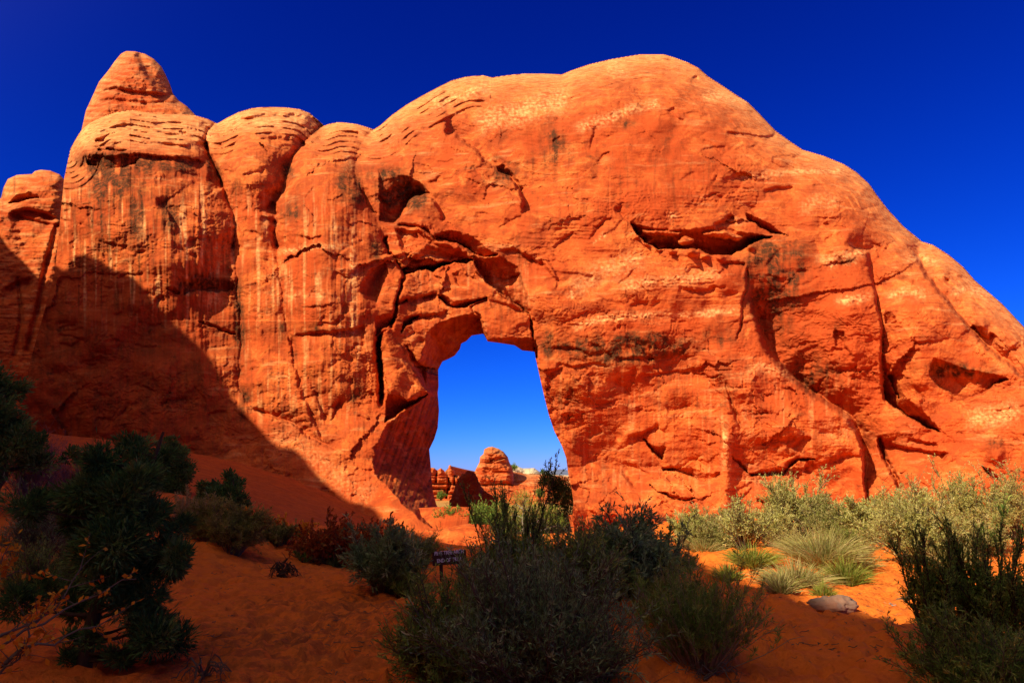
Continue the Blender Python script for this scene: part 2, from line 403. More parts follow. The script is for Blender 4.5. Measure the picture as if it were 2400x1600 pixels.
# inner side of the arch (the shaded jamb and roof run back through the fin)
LIP = [(964,857),(958,851),(976,881),(994,907),(1003,919),(960,957),(905,997),(888,1035),(876,1048),(873,1079),(878,1109),(901,1130),(927,1160),(952,1188),(983,1219),(1000,1233)]
jb = [(964,858),(994,907),(1003,919),(960,957),(905,997),(888,1035),(876,1048),(873,1079),(878,1109),(901,1130),(927,1160),(952,1188),(983,1219),(1010,1236)]
jo = [(1027,862),(1028,905),(1026,920),(1029,961),(1026,1002),(1018,1028),(1006,1053),(1009,1084),(1011,1117),(1015,1155),(1023,1183),(1039,1206),(1054,1224),(1084,1246)]
A.over(jb, [(x + 16, y + (4 if y > 1150 else 0)) for x, y in jo], 9.5, 0.9, 0.1)
A.over([(964,857),(988,839),(994,803),(1002,777),(1020,762),(1048,750),(1081,738),(1110,732),(1125,744),(1136,784)],
       [(1030,880),(1044,862),(1062,854),(1078,844),(1090,830),(1096,818),(1104,810),(1112,798),(1142,800)], 8.5, 0.9, 0.1)
A.over([(1140,794),(1167,797),(1210,797),(1253,795)], [(1141,812),(1167,818),(1206,824),(1224,836),(1262,840)], 6.5, 0.9, 0.1)

# big clefts between the lobes
G1 = [(509,285),(487,308),(480,325),(487,349),(501,383),(514,413),(528,441),(537,475),(545,495),(552,536),(547,577),(550,631),(555,648),(559,712),(565,804),(559,906),(579,945)]
G2 = [(762,288),(742,311),(715,335),(688,366),(674,406),(667,444),(647,475),(644,509),(642,543),(650,577),(650,610),(661,685),(667,746),(681,804)]
G3 = [(877,300),(846,335),(834,359),(831,389),(833,413),(843,447),(860,485),(877,505),(891,536),(901,577),(908,604)]
A.groove(G1[2:8], 0.9, 5, 20); A.groove(G1[:11], 0.25, 4, 0, 55, 2.4); A.groove(G1[10:], 0.15, 4, 0, 45, 0.8)
A.groove(G2[:10], 0.35, 5, 0, 55, 2.4); A.groove(G2[9:], 0.15, 4, 0, 45, 0.7)
A.groove(G3, 0.0, 4, 10, 45, 0.8)
A.step(G2[:8], 1.6, 60, 1, 2.0, 10)           # second dome's shaded flank lies behind the next lobe
A.step([(530,441),(514,413),(501,383),(487,349),(482,325)], 1.3, 25, -1, 1.6, 10)
A.step(G3, 0.6, 70, -1, 5)
A.bulge(330, 520, 170, 190, 1.6); A.bulge(600, 420, 60, 150, 1.2); A.bulge(765, 560, 90, 200, 1.6); A.bulge(760, 860, 110, 150, 0.8)
A.bulge(620, 800, 45, 150, 0.5); A.bulge(240, 880, 130, 130, 1.0); A.bulge(1050, 420, 150, 90, 0.9); A.bulge(1560, 350, 190, 140, 0.9)
# left block cap and niches
A.step([(201,362),(260,366),(330,362),(400,368),(458,372),(490,380)], 0.9, 60, 1)
A.over([(200,366),(240,368),(290,368),(325,372)], [(204,388),(240,398),(290,396),(320,388)], 1.6)
A.over([(245,346),(272,341),(296,350)], [(247,352),(270,358),(294,354)], 1.3); A.over([(226,350),(236,345),(245,350)], [(228,354),(236,356),(244,353)], 0.9)
A.over([(222,330),(240,312),(256,306),(260,314)], [(226,334),(240,334),(254,322),(260,316)], 1.0)
A.over([(310,305),(322,302),(330,306)], [(312,308),(322,309),(329,308)], 0.6); A.over([(415,306),(425,304),(436,313)], [(418,312),(426,317),(434,316)], 0.7)
A.over([(302,318),(312,316),(320,319)], [(303,321),(312,322),(319,321)], 0.5)
for q in ([(200,345),(300,330),(400,338),(470,352)], [(225,300),(320,290),(420,296),(480,312)], [(240,318),(330,308),(420,312),(470,325)], [(280,284),(360,280),(440,288)]):
    A.step(q, 0.45, 14, 1)
A.step([(365,460),(372,480),(395,500),(415,530),(420,548)], 0.8, 25, -1); A.step([(528,660),(540,645),(555,636)], 0.8, 18, -1)
A.step([(360,440),(400,425),(450,418),(500,430),(530,450)], 0.5, 40, -1)
A.step([(200,490),(240,492),(245,485)], 0.3, 10, 1)
# second and third dome
A.over([(510,315),(535,304),(555,300)], [(516,322),(535,314),(555,303)], 0.8)
A.over([(605,333),(618,340),(628,352)], [(608,338),(618,352),(627,357)], 1.0)
for q in ([(540,290),(620,268),(700,272),(740,292)], [(622,325),(665,322),(690,324)], [(700,345),(750,322),(830,314),(860,318)], [(690,362),(740,332),(800,322)], [(785,315),(820,310),(850,312)]):
    A.step(q, 0.5, 12, 1, taper=15)
A.step([(620,495),(632,480),(642,470)], 0.8, 16, 1, taper=8)
# bands low on the left
A.over([(426,651),(477,654),(525,651),(552,668)], [(433,689),(477,682),(511,689),(548,682)], 0.9)
A.over([(462,752),(500,757),(552,778)], [(465,760),(505,770),(552,788)], 0.7)
A.over([(390,668),(410,672),(425,680)], [(392,678),(410,690),(424,688)], 0.6)
A.step([(683,790),(720,781),(770,778),(830,772),(862,760)], 0.6, 22, 1)
A.step([(593,958),(630,971),(668,985),(698,1005),(725,1029),(749,1039),(800,1060)], 0.9, 16, -1)
A.step([(575,950),(600,955),(640,968)], 0.6, 20, 1)
A.step([(680,780),(683,830),(700,900),(720,950),(745,1010),(760,1040)], 0.5, 30, -1); A.step([(715,870),(740,930),(765,1005)], 0.4, 20, -1)
A.step([(765,1000),(790,950),(800,920)], 0.4, 14, 1)
# scar above the arch
A.step([(1040,320),(1068,317),(1092,335),(1119,355),(1136,379),(1167,401),(1194,417),(1221,444),(1226,461),(1225,505)], 1.9, 60, -1, taper=20)
A.over([(1160,388),(1180,385),(1205,405),(1225,435)], [(1167,402),(1194,419),(1215,440),(1226,452)], 1.4)
A.over([(887,393),(920,408),(955,412),(985,425),(1008,452)], [(890,520),(925,528),(940,512),(962,474),(1000,455)], 2.2, 1.0, 6)
sl = A.sub([(870,390),(1010,530)], 0); A.Y[sl] += .30 * fbm(A.WU[sl] / 20, A.WV[sl] / 13, 270, 4) * np.exp(-((A.U[sl] - 935) / 45) ** 2 - ((A.V[sl] - 460) / 45) ** 2)
A.over([(840,425),(862,440),(875,470),(885,500)], [(846,455),(858,485),(874,500),(884,503)], 0.9)
A.bulge(990, 500, 30, 45, 0.9)
A.step([(935,519),(959,478),(972,461),(996,456),(1017,471),(1027,492),(1040,520)], 1.2, 22, -1, taper=6)
A.scoop([(925,535),(985,535),(1005,548),(1024,562),(1050,568),(1075,580),(1096,590),(1110,606),(1094,612),(1050,612),(1005,610),(975,620),(950,610),(935,585)], 0.7, 12)
A.over([(1022,548),(1048,541),(1072,541),(1101,550),(1125,565),(1143,583),(1165,596)], [(1024,560),(1048,565),(1072,577),(1093,586),(1113,598),(1135,603),(1163,600)], 2.2)
A.groove([(929,529),(982,531),(1003,544),(1021,561),(1048,565),(1093,586),(1113,598)], 0.8, 3, 10)
A.over([(980,590),(1003,563),(1040,572),(1085,590),(1105,604)], [(944,633),(988,634),(1018,639),(1036,627),(1063,617),(1107,610)], 1.6, 1.2)
A.over([(947,622),(970,628),(1006,621),(1030,617),(1057,613),(1087,607),(1108,606)], [(950,645),(988,633),(1018,640),(1036,627),(1063,618),(1093,618),(1110,611)], 2.4)
A.over([(1112,606),(1137,600),(1182,606),(1215,625),(1226,660),(1234,700),(1240,735)], [(1110,614),(1122,637),(1137,664),(1158,678),(1182,693),(1203,711),(1238,738)], 2.8, 0.8)
A.step([(1150,640),(1180,655),(1205,650),(1222,640)], 0.7, 12, -1); A.step([(1165,668),(1195,668),(1218,655)], 0.6, 10, -1)
A.over([(1030,690),(1042,690),(1066,706),(1090,700),(1113,702),(1138,696)], [(1026,700),(1050,718),(1072,722),(1095,719),(1113,712),(1140,700)], 1.9)
A.step([(929,706),(958,702),(985,694),(1010,690),(1030,686)], 0.9, 22, 1)
A.over([(929,706),(942,704),(956,703)], [(928,722),(936,716),(955,709)], 1.0)
A.step([(952,752),(980,742),(1010,738),(1040,735),(1050,725)], 0.6, 16, 1, taper=8)
A.over([(945,745),(965,742),(985,740)], [(942,785),(950,770),(975,748)], 1.8)
A.groove([(905,553),(902,565),(911,592),(929,610),(947,631),(950,649),(941,666),(932,696),(927,726),(914,771)], 1.2, 3.5, 6)
A.scoop([(845,678),(855,655),(872,632),(905,618),(912,640),(905,680),(890,722),(866,712),(850,700)], 1.3, 26)
A.step([(845,690),(850,662),(870,634),(906,618)], 0.9, 20, 1, taper=6)
A.over([(880,745),(905,735),(925,735),(932,740)], [(880,790),(892,775),(905,768),(920,760)], 1.6)
A.groove([(1239,723),(1244,768),(1252,820)], 0.9, 2.5, 4); A.step([(1215,640),(1232,690),(1240,738),(1246,790)], 0.7, 30, 1, taper=4)
A.step([(1142,699),(1197,717),(1241,740)], 0.35, 14, 1); A.step([(1142,700),(1110,715),(1101,720)], 0.6, 20, -1, taper=4)
A.scoop([(1104,722),(1142,702),(1196,719),(1242,742),(1248,796),(1146,798),(1134,778),(1122,740)], -0.6, 6)
A.step([(1062,640),(1075,665),(1095,680)], 0.5, 14, -1, taper=6); A.step([(1160,590),(1200,580),(1240,600),(1275,620),(1300,650),(1310,670)], 0.7, 30, 1)
A.step([(1275,605),(1295,625),(1306,650),(1300,690)], 0.5, 16, -1)
# leaning slab by the left jamb with its dark gap
SLAB = [(905,774),(917,783),(941,815),(958,851),(976,881),(994,907),(1003,918),(960,937),(937,928),(911,925),(906,899),(899,861),(896,827),(894,803),(899,783)]
A.groove([(893,772),(888,800),(889,840),(893,880),(893,915),(892,955)], 3.2, 5, 25)
A.scoop([(940,800),(1000,860),(1005,915),(985,890),(960,845)], 2.0, 12)
A.over([(908,925),(937,929),(960,938),(1003,920)], [(900,990),(915,985),(950,962),(1003,925)], 2.6, 0.8)
sl = A.sub(SLAB, 6); msl = A.sdf(SLAB, sl, True)
A.Y[sl] = np.where(msl < 0, 42.6 + (A.U[sl] - 930) * 0.012 + (A.V[sl] - 850) * (-0.006) - 0.4 * sstep(0, 10, -msl) * 0.5 + 0.6 * sstep(926, 905, A.U[sl] - (A.V[sl] - 860) * 0.3) * sstep(905, 860, A.V[sl]), A.Y[sl])
# the long alcove on the right
A.step([(1436,487),(1455,506),(1478,528),(1500,545)], 0.7, 18, -1, 1.6, 12)
A.over([(1478,522),(1492,528),(1528,534),(1562,538),(1621,537),(1672,532),(1715,538),(1760,545),(1808,553)],
       [(1480,534),(1492,548),(1511,568),(1545,585),(1596,583),(1634,583),(1664,598),(1715,600),(1740,587),(1783,564),(1808,555)], 3.4, 1.0)
for (bu, bv, br, bh) in [(1500,552,9,.9),(1520,566,10,1.2),(1548,580,8,1.0),(1572,588,9,.8),(1622,590,10,1.0),(1652,600,9,.8),(1690,604,12,.8),(1760,580,10,.9)]: A.bulge(bu, bv, br, br * .6, bh)
A.scoop([(1500,536),(1560,541),(1600,545),(1590,556),(1540,556),(1505,548)], -1.0, 5); A.scoop([(1640,545),(1700,540),(1750,552),(1735,566),(1660,560)], -1.2, 6)
A.step([(1672,530),(1690,522),(1705,508),(1722,505)], 1.0, 16, 1, taper=6)
A.over([(1747,500),(1770,505),(1805,522),(1835,548)], [(1750,514),(1780,532),(1810,548),(1852,554)], 1.8)
A.step([(1545,590),(1570,592),(1580,605),(1600,622)], 0.5, 14, -1, taper=6); A.step([(1690,618),(1715,614),(1750,620)], 0.8, 10, 1, taper=6)
A.bulge(1640, 660, 130, 45, 0.5)
A.groove([(1755,625),(1753,666),(1740,708),(1737,767),(1725,800)], 0.35, 2.5, 10); A.step([(1757,625),(1754,666),(1742,708),(1738,767)], 0.5, 90, -1, 2, 40)
for q in ([(1590,672),(1610,678),(1650,682),(1680,676)], [(1785,447),(1820,442),(1860,436)], [(1615,178),(1640,182)], [(1440,150),(1470,142),(1540,136),(1583,142)], [(1700,310),(1790,322),(1812,318),(1816,305)], [(1557,265),(1570,255),(1585,250)]):
    A.step(q, 0.55, 10, 1, taper=10)
# right-hand lobes
D1 = [(1758,640),(1760,710),(1771,748),(1786,790),(1804,829),(1828,856),(1855,882),(1891,912),(1926,936),(1968,960),(1986,975),(2001,1001),(2016,1028),(2025,1052),(2029,1117),(2032,1180)]
A.step(D1, 4.0, 110, -1, 2.0, 150); A.step(D1[5:], 1.8, 26, -1, 1.6, 60)
A.bulge(1720, 960, 90, 110, 0.8); A.bulge(1880, 1010, 90, 70, 1.0)
D2 = [(1978,570),(2008,585),(2034,589),(2038,632),(2051,683),(2063,733),(2068,769),(2068,829),(2069,873),(2072,918),(2078,955)]
A.step(D2, 1.4, 34, -1, 1.5, 40); A.groove(D2[4:], 0.6, 3, 25)
A.bulge(1990, 740, 60, 150, 0.9); A.bulge(2150, 760, 70, 150, 0.9)
A.over([(2072,835),(2092,860),(2110,905),(2130,935),(2160,958),(2180,978),(2204,1008)], [(2074,935),(2087,950),(2110,962),(2130,978),(2155,992),(2180,1003),(2203,1010)], 3.0)
D4 = [(2115,559),(2149,602),(2170,644),(2200,681),(2229,715),(2251,740),(2284,778),(2299,799),(2326,823),(2364,853),(2410,895),(2480,960)]
A.step(D4, 2.0, 38, -1, 1.6, 60)
A.over([(2190,842),(2212,846),(2266,862),(2308,872),(2364,887)], [(2180,880),(2195,905),(2230,922),(2260,942),(2296,930),(2326,912),(2364,889)], 1.6, 0.7)
A.bulge(2300, 760, 16, 16, 0.9); A.step([(2280,760),(2300,785),(2318,795),(2325,780)], 1.0, 14, 1, taper=5)
A.groove([(2016,1025),(2024,1052),(2028,1117),(2034,1180)], 1.0, 4, 10)
A.groove([(2060,1020),(2064,1045),(2074,1070),(2086,1095),(2100,1120),(2115,1150)], 1.6, 4.5, 10); A.step([(2060,1020),(2074,1070),(2100,1120),(2130,1160)], 1.0, 40, -1)
A.step([(2065,1035),(2100,1045),(2160,1055),(2230,1065)], 0.9, 40, 1); A.over([(2302,1092),(2320,1095),(2345,1120)], [(2304,1100),(2320,1118),(2345,1128)], 1.2)
A.bulge(2335, 1065, 18, 22, 0.9); A.step([(2125,1028),(2160,1034),(2200,1042)], 0.7, 10, 1, taper=8)
A.step([(2130,850),(2110,840),(2100,836)], 0.4, 20, -1); A.step([(1960,866),(1990,864),(2010,855)], 0.5, 10, 1, taper=8)
A.scoop([(1950,780),(1955,772),(1978,775),(1985,800),(1978,815),(1958,812)], 0.5, 5)
A.over([(2072,725),(2085,728),(2098,738)], [(2074,760),(2085,762),(2105,757)], 0.7)
# right pier, lower wall
A.over([(1520,1131),(1541,1150),(1568,1157),(1598,1162),(1627,1164)], [(1524,1140),(1554,1162),(1581,1173),(1609,1175),(1627,1168)], 1.5)
A.over([(1551,1092),(1592,1094),(1626,1096),(1653,1108),(1688,1104)], [(1554,1104),(1592,1106),(1626,1120),(1653,1128),(1688,1116)], 1.3)
A.over([(1507,1024),(1530,1043),(1560,1047)], [(1511,1032),(1527,1057),(1549,1078)], 1.7)
A.step([(1470,1021),(1500,1016),(1530,1003),(1545,992)], 0.7, 18, 1, taper=8); A.step([(1386,995),(1410,997),(1440,1020),(1455,1040)], 0.4, 24, -1)
A.over([(1716,1064),(1738,1078),(1752,1098)], [(1718,1074),(1738,1092),(1752,1112)], 0.9)
A.over([(1752,1108),(1786,1104),(1840,1092),(1847,1076),(1868,1070),(1908,1074)], [(1755,1116),(1786,1118),(1842,1112),(1856,1092),(1870,1080),(1908,1079)], 1.3)
A.step([(1880,1105),(1910,1112),(1940,1130),(1955,1150)], 0.7, 14, -1, taper=8); A.over([(1770,1165),(1790,1172),(1812,1185)], [(1775,1174),(1795,1186),(1812,1188)], 0.8)
A.step([(1455,1080),(1490,1090),(1530,1115)], 0.5, 20, 1); A.step([(1360,1095),(1400,1085),(1450,1100),(1462,1108),(1478,1130),(1500,1150)], 0.8, 30, -1)
A.step([(1700,880),(1687,960),(1688,1050),(1690,1110)], 0.7, 30, 1); A.groove([(1700,890),(1720,960),(1738,1010)], 0.5, 4, 10)
A.step([(1280,880),(1300,870),(1320,862)], 0.6, 8, 1, taper=6); A.over([(1655,884),(1680,876),(1697,877)], [(1656,887),(1680,886),(1697,880)], 0.5)
A.step([(1560,965),(1600,957),(1640,958)], 0.5, 10, -1, taper=8); A.step([(1855,1050),(1880,1028),(1905,1025)], 0.6, 14, 1, taper=8)
A.step([(1600,1172),(1640,1180),(1660,1160)], 0.3, 14, 1); A.step([(1850,950),(1880,960),(1910,985)], 0.4, 14, -1, taper=8)
for q in ([(1290,810),(1340,815),(1380,830),(1420,825)], [(1300,850),(1345,860),(1390,850),(1430,855)], [(1380,800),(1410,815),(1440,840)], [(1440,842),(1480,838),(1530,840),(1580,835)], [(1500,880),(1560,872),(1620,870)]):
    A.step(q, 0.45, 9, 1, taper=12)

und = sstep(770, 830, A.V + 10 * fbm(A.U / 60, A.V / 60, 280, 3)) * sstep(1230, 1260, A.U) * sstep(1720, 1620, A.U)
A.Y += und * (0.35 + 2.3 * sstep(790, 1100, A.V)) - 3.0 * sstep(1090, 1200, A.V) * sstep(1230, 1300, A.U) * sstep(1760, 1600, A.U)
u2 = sstep(960, 1000, A.V) * sstep(1700, 1730, A.U) * sstep(2030, 1990, A.U); A.Y += u2 * 1.0 * sstep(960, 1130, A.V)
# fractured, slightly tilted plates
def plates(X, Z, cu, cv, seed, tilt, off):
    gu, gv = np.floor(X / cu).astype(int), np.floor(Z / cv).astype(int)
    rs = np.random.RandomState(seed); tb = rs.rand(256, 256, 5).astype('f4')
    best = np.full(X.shape, 1e9, 'f4'); val = np.zeros(X.shape, 'f4')
    for a in (-1, 0, 1):
        for b_ in (-1, 0, 1):
            t = tb[(gu + a) & 255, (gv + b_) & 255]
            dx = X - (gu + a + t[..., 0]) * cu; dz = Z - (gv + b_ + t[..., 1]) * cv
            d = (dx / cu) ** 2 + (dz / cv) ** 2
            m = d < best; best = np.where(m, d, best)
            val = np.where(m, (t[..., 2] - .5) * 2 * off + tilt * ((t[..., 3] - .5) * 2 * dx + (t[..., 4] - .5) * 2 * dz), val)
    return val
w2u = A.U + 16 * fbm(A.U / 45, A.V / 45, 901, 4, .6); w2v = A.V + 14 * fbm(A.U / 45, A.V / 45, 911, 4, .6)
pm = (0.15 + 0.85 * sstep(-.1, .35, fbm(A.U / 240, A.V / 160, 920, 2))) * sstep(15, 110, dtop)
ring = np.exp(-((A.U - 1070) / 190) ** 2 - ((A.V - 640) / 150) ** 2)
lowz = sstep(700, 950, A.V) * sstep(1180, 1300, A.U)
A.Y += plates(w2u + .4 * w2v, w2v, 190, 120, 1, .0042, .16) * pm * (.55 + .6 * lowz + .6 * ring)
A.Y += plates(w2u - .3 * w2v, w2v, 75, 46, 2, .0050, .09) * pm * (.25 + .9 * lowz + 1.1 * ring)
A.Y += plates(w2u, w2v - .2 * w2u, 30, 15, 4, .0055, .035) * pm * (.25 + .9 * lowz + .7 * ring)

# natural roughness: swells, exfoliation flakes, bedding, runnels
near_hole = A.sdf(HOLE); keep = sstep(2, 25, np.abs(near_hole)) * 0.7 + 0.3
A.Y += 0.75 * fbm(A.U / 210, A.V / 170, 100, 3) + 0.16 * fbm(A.U / 70, A.V / 60, 110, 3) * keep
def terrace(n, k, soft=0.12):
    q = n * k; f = np.floor(q); r = q - f
    return (f + sstep(0.5 - soft, 0.5 + soft, r)) / k
fl = fbm(A.WU / 120 + 0.35 * A.WV / 120, A.WV / 75, 120, 4)
am = sstep(-0.15, 0.35, fbm(A.U / 180, A.V / 140, 130, 2)) * sstep(30, 140, dtop)
A.Y += 0.42 * (terrace(fl, 5, 0.06) - fl) * am
fl2 = fbm(A.WU / 42, A.WV / 30 + 0.2 * A.WU / 42, 140, 3)
low = sstep(600, 950, A.V)
A.Y += 0.20 * (terrace(fl2, 4, 0.07) - fl2) * (0.25 + 0.75 * low) * sstep(20, 80, dtop) * keep
bedv = A.WV + .10 * A.WU * sstep(1300, 700, A.U)
A.Y += 0.06 * (1 - .75 * sstep(950, 850, A.U) * sstep(330, 420, A.V)) * fbm(A.WU / 220, bedv / 5.0, 150, 3) * (0.4 + 0.8 * sstep(0.0, 0.5, fbm(A.U / 200, A.V / 90, 155, 2)))
A.Y += 0.10 * fbm(A.U / 11, A.V / 130, 160, 3) * sstep(40, 200, dtop) * (A.U < 880) * 0.7
A.Y += 0.035 * fbm(A.U / 22, A.V / 18, 170, 4) * keep
# short hairline cracks scattered over the faces
rng = np.random.RandomState(5)
for _ in range(520):
    cu, cv = rng.uniform(120, 2400), rng.uniform(260, 1200)
    a = rng.normal(0, 0.45); L = rng.uniform(10, 38); c = rng.normal(0, 5)
    pts = [(cu - L * math.cos(a), cv - L * math.sin(a)), (cu, cv + c), (cu + L * math.cos(a), cv + L * math.sin(a))]
    A.step(pts, rng.uniform(0.10, 0.34), rng.uniform(4, 11), rng.choice([-1, 1, 1]), 1.2, 8)

# mineral stains, pale bands, and some shade painted into the dark mask
stain_shade = np.zeros_like(A.U); pale = np.zeros_like(A.U); tintf = np.zeros_like(A.U)
sn = fbm(A.U / 30, A.V / 40, 200, 4); sv = fbm(A.U / 9, A.V / 110, 205, 4); ss = fbm(A.U / 7, A.V / 7, 207, 3)
for (u, v, ru, rv, k) in [(255,380,58,20,1.2),(245,420,45,38,.75),(300,430,40,32,.6),(345,384,80,16,.6),(405,500,20,42,.75),(430,392,45,14,.6),(232,520,16,60,.5),(325,520,13,60,.6),
  (300,560,14,50,.35),(465,660,50,16,.7),(500,668,45,9,.8),(562,780,12,60,.65),(562,700,9,50,.5),(572,935,11,45,.7),(690,500,30,18,.6),(690,460,25,30,.25),(815,430,18,28,1.0),(837,460,13,30,.9),
  (900,408,48,15,.75),(945,450,45,26,1.1),(965,470,28,20,.9),(920,500,30,25,.45),(1180,408,28,24,.75),(1300,345,28,32,.6),(1287,320,12,40,.35),(1465,290,16,12,.7),(1292,800,24,32,.75),(1400,812,90,20,.65),
  (1530,815,75,22,.95),(1490,792,60,12,.5),(1690,790,40,26,.55),(1430,845,70,12,.45),(1800,640,42,70,.6),(1830,700,60,90,.45),(1910,880,50,40,.55),(1780,590,60,30,.3),(2250,868,70,14,1.0),(2340,1040,30,12,.55),
  (832,912,20,28,.65),(745,905,18,20,.3),(880,585,13,30,.55),(745,770,20,10,.3),(660,770,10,20,.6),(690,960,40,14,.3),(500,400,14,30,.6),(555,440,12,30,.5),(675,395,14,26,.6),(740,300,14,14,.6),
  (1240,395,12,30,.3),(1190,320,40,20,.2),(1880,620,30,50,.3),(1985,610,22,9,.5),(1960,770,18,24,.25),(1560,360,20,50,.2),(1340,910,16,70,.3),(1700,900,14,60,.25)]:
    q = ((A.WU - u) / ru) ** 2 + ((A.WV - v) / rv) ** 2
    stain_shade += 1.6 * k * np.exp(-q * 0.8) * np.clip(0.75 + 1.1 * sn + 0.5 * sv, 0, 1.6)
def reg(u0, u1, v0, v1, s=40): return sstep(u0 - s, u0 + s, A.U) * sstep(u1 + s, u1 - s, A.U) * sstep(v0 - s, v0 + s, A.V) * sstep(v1 + s, v1 - s, A.V)
streaks = sstep(0.05, 0.55, sv)
blot = sstep(.28, .62, fbm(A.WU / 26, A.WV / 20, 240, 4)) * sstep(-.2, .3, fbm(A.U / 160, A.V / 120, 244, 2))
stain_shade += .38 * blot * sstep(30, 120, dtop)
stain_shade += streaks * (0.6 * reg(150, 540, 430, 720) + 0.35 * reg(640, 860, 520, 800) + 0.3 * reg(1260, 2000, 850, 1100) + 0.3 * reg(1230, 1700, 330, 560) + 0.35 * reg(930, 1250, 560, 800, 20) + 0.3 * reg(550, 850, 800, 1000))
sv2 = sstep(0.1, 0.6, fbm(A.U / 12 + 40, A.V / 150, 215, 3))
pale += sv2 * (0.95 * reg(150, 540, 430, 760) + 0.6 * reg(560, 860, 450, 980) + 0.3 * reg(1250, 2000, 850, 1150) + 0.3 * reg(960, 1250, 600, 800, 20))
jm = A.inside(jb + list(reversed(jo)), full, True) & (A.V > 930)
stain_shade += jm * np.clip(.30 + .9 * fbm((A.U + .35 * A.V) / 7, A.V / 120, 260, 3), 0, .8)  # jamb striations, plus painted darkness that deepens the jamb's shade
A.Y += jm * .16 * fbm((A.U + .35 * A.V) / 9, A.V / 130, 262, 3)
def band(pts, w, k):
    global pale
    sl = A.sub(pts, w * 3); d, _, e = A.line(pts, sl)
    pale[sl] += k * np.exp(-(d / w) ** 2) * sstep(0, 30, e) * np.clip(0.7 + 1.2 * ss[sl] + 0.5 * sn[sl], 0, 1.5)
for pts, w, k in [([(650,700),(740,690),(840,705)],10,.4),([(450,715),(500,705),(545,715)],10,.6),([(1330,770),(1420,745),(1500,738),(1600,738),(1740,728)],8,1.0),([(1440,675),(1520,662),(1600,655),(1700,640)],14,.7),([(1900,612),(1960,600),(2045,590)],8,.9),([(1950,710),(2000,700),(2055,688)],10,.9),
  ([(2065,700),(2120,685),(2190,690)],12,.7),([(2220,682),(2270,680),(2330,695)],8,1.0),([(1740,880),(1770,860),(1830,870),(1880,900)],14,.6),([(2250,985),(2330,975),(2400,960)],25,.7),([(1000,250),(1080,225),(1160,200)],14,.7),
  ([(1100,290),(1200,270),(1300,240),(1330,200)],26,.75),([(1340,305),(1420,280),(1480,255),(1560,240)],12,.8),([(1630,230),(1700,225),(1760,245)],12,.8),([(1700,420),(1800,408),(1900,400),(1990,404)],7,.7),([(1330,690),(1400,640),(1520,600)],24,.6),
  ([(640,592),(740,578),(830,575)],7,.8),([(826,570),(827,680),(830,800)],8,.9),([(800,330),(820,380),(810,420)],14,.5),([(590,300),(650,285),(720,280)],14,.3),([(1480,180),(1440,160),(1420,190)],14,.5),([(1860,500),(1920,470),(1980,480)],20,.4),
  ([(2100,600),(2160,605),(2210,620)],10,.6),([(1690,960),(1700,1040),(1695,1110)],9,.7),([(1740,940),(1760,1040)],6,.5),([(1900,1030),(1960,1000),(2000,1030)],22,.3),([(640,1010),(720,1060),(800,1120),(880,1180)],30,.35)]:
    band(pts, w, k)
lich = np.zeros_like(A.U)
for (u, v, r) in [(1577,505,9),(1413,555,7),(1395,565,5),(1946,617,10),(1985,608,10),(2006,615,6),(1335,690,8)]:
    lich += np.exp(-(((A.WU - u) ** 2 + (A.WV - v) ** 2) / r ** 2))
pale += 1.2 * lich * np.clip(0.6 + 2 * ss, 0, 2)
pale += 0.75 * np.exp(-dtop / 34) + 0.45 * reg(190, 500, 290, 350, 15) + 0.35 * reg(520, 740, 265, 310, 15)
tintf += np.clip(fbm(A.U / 110, A.V / 90, 230, 3) * 1.1 + 0.1, 0, 0.8) * sstep(30, 120, dtop)
tintf += 0.9 * reg(1770, 2050, 610, 960, 25) + 0.5 * reg(1400, 1640, 250, 490) + 0.0 * sn
tintf += 0.5 * (A.V > 560) * reg(-50, 480, 640, 1250, 60) + 0.4 * reg(660, 880, 560, 760, 30)
stain_shade += 0.38 * reg(-60, 520, 720, 1250, 80) * np.clip(1 + sn + sv * .6, .2, 1.6)  # varnish tone added to darken the shadowed lower-left wall, partly painted shade
attrs = {'stain_shade': np.clip(stain_shade, 0, 0.96), 'pale': np.clip(pale, 0, 1) * (1 - 0.7 * np.clip(stain_shade, 0, 1)), 'tint': np.clip(tintf, 0, 0.85)}

# which part of the rock each cell belongs to
vq = A.V
def ucurve(pts): p = np.array(pts); return np.interp(vq, p[:, 1], p[:, 0])
rg = np.full(A.U.shape, 3)
rg[A.U < ucurve(G3 + [(914,771),(893,800),(893,915),(900,990),(873,1079),(940,1180),(985,1225),(1010,1240),(1140,1330)])] = 2
rg[A.U < ucurve(G2 + [(690,900),(760,1060),(800,1330)])] = 1
rg[A.U < ucurve(G1 + [(600,985),(640,1100),(650,1330)])] = 0
rg[A.inside(SLAB, full, True)] = 4
rg[A.inside([(1104,722),(1142,702),(1196,719),(1242,742),(1252,800),(1256,830),(1200,815),(1146,806),(1134,778),(1122,740)], full, True)] = 5
ORG = np.array([0.0, 45.0, 0.0])
arch = thing('rock_arch', 'huge sunlit orange sandstone fin pierced by the tall natural arch opening', 'rock arch', ORG)
A.build(['buttress', 'rock_column', 'pier', 'rock_wall', 'leaning_slab', 'hanging_block'], OUTLINE, HOLE, ROCK, rg, arch, attrs, 6.0, ORG)

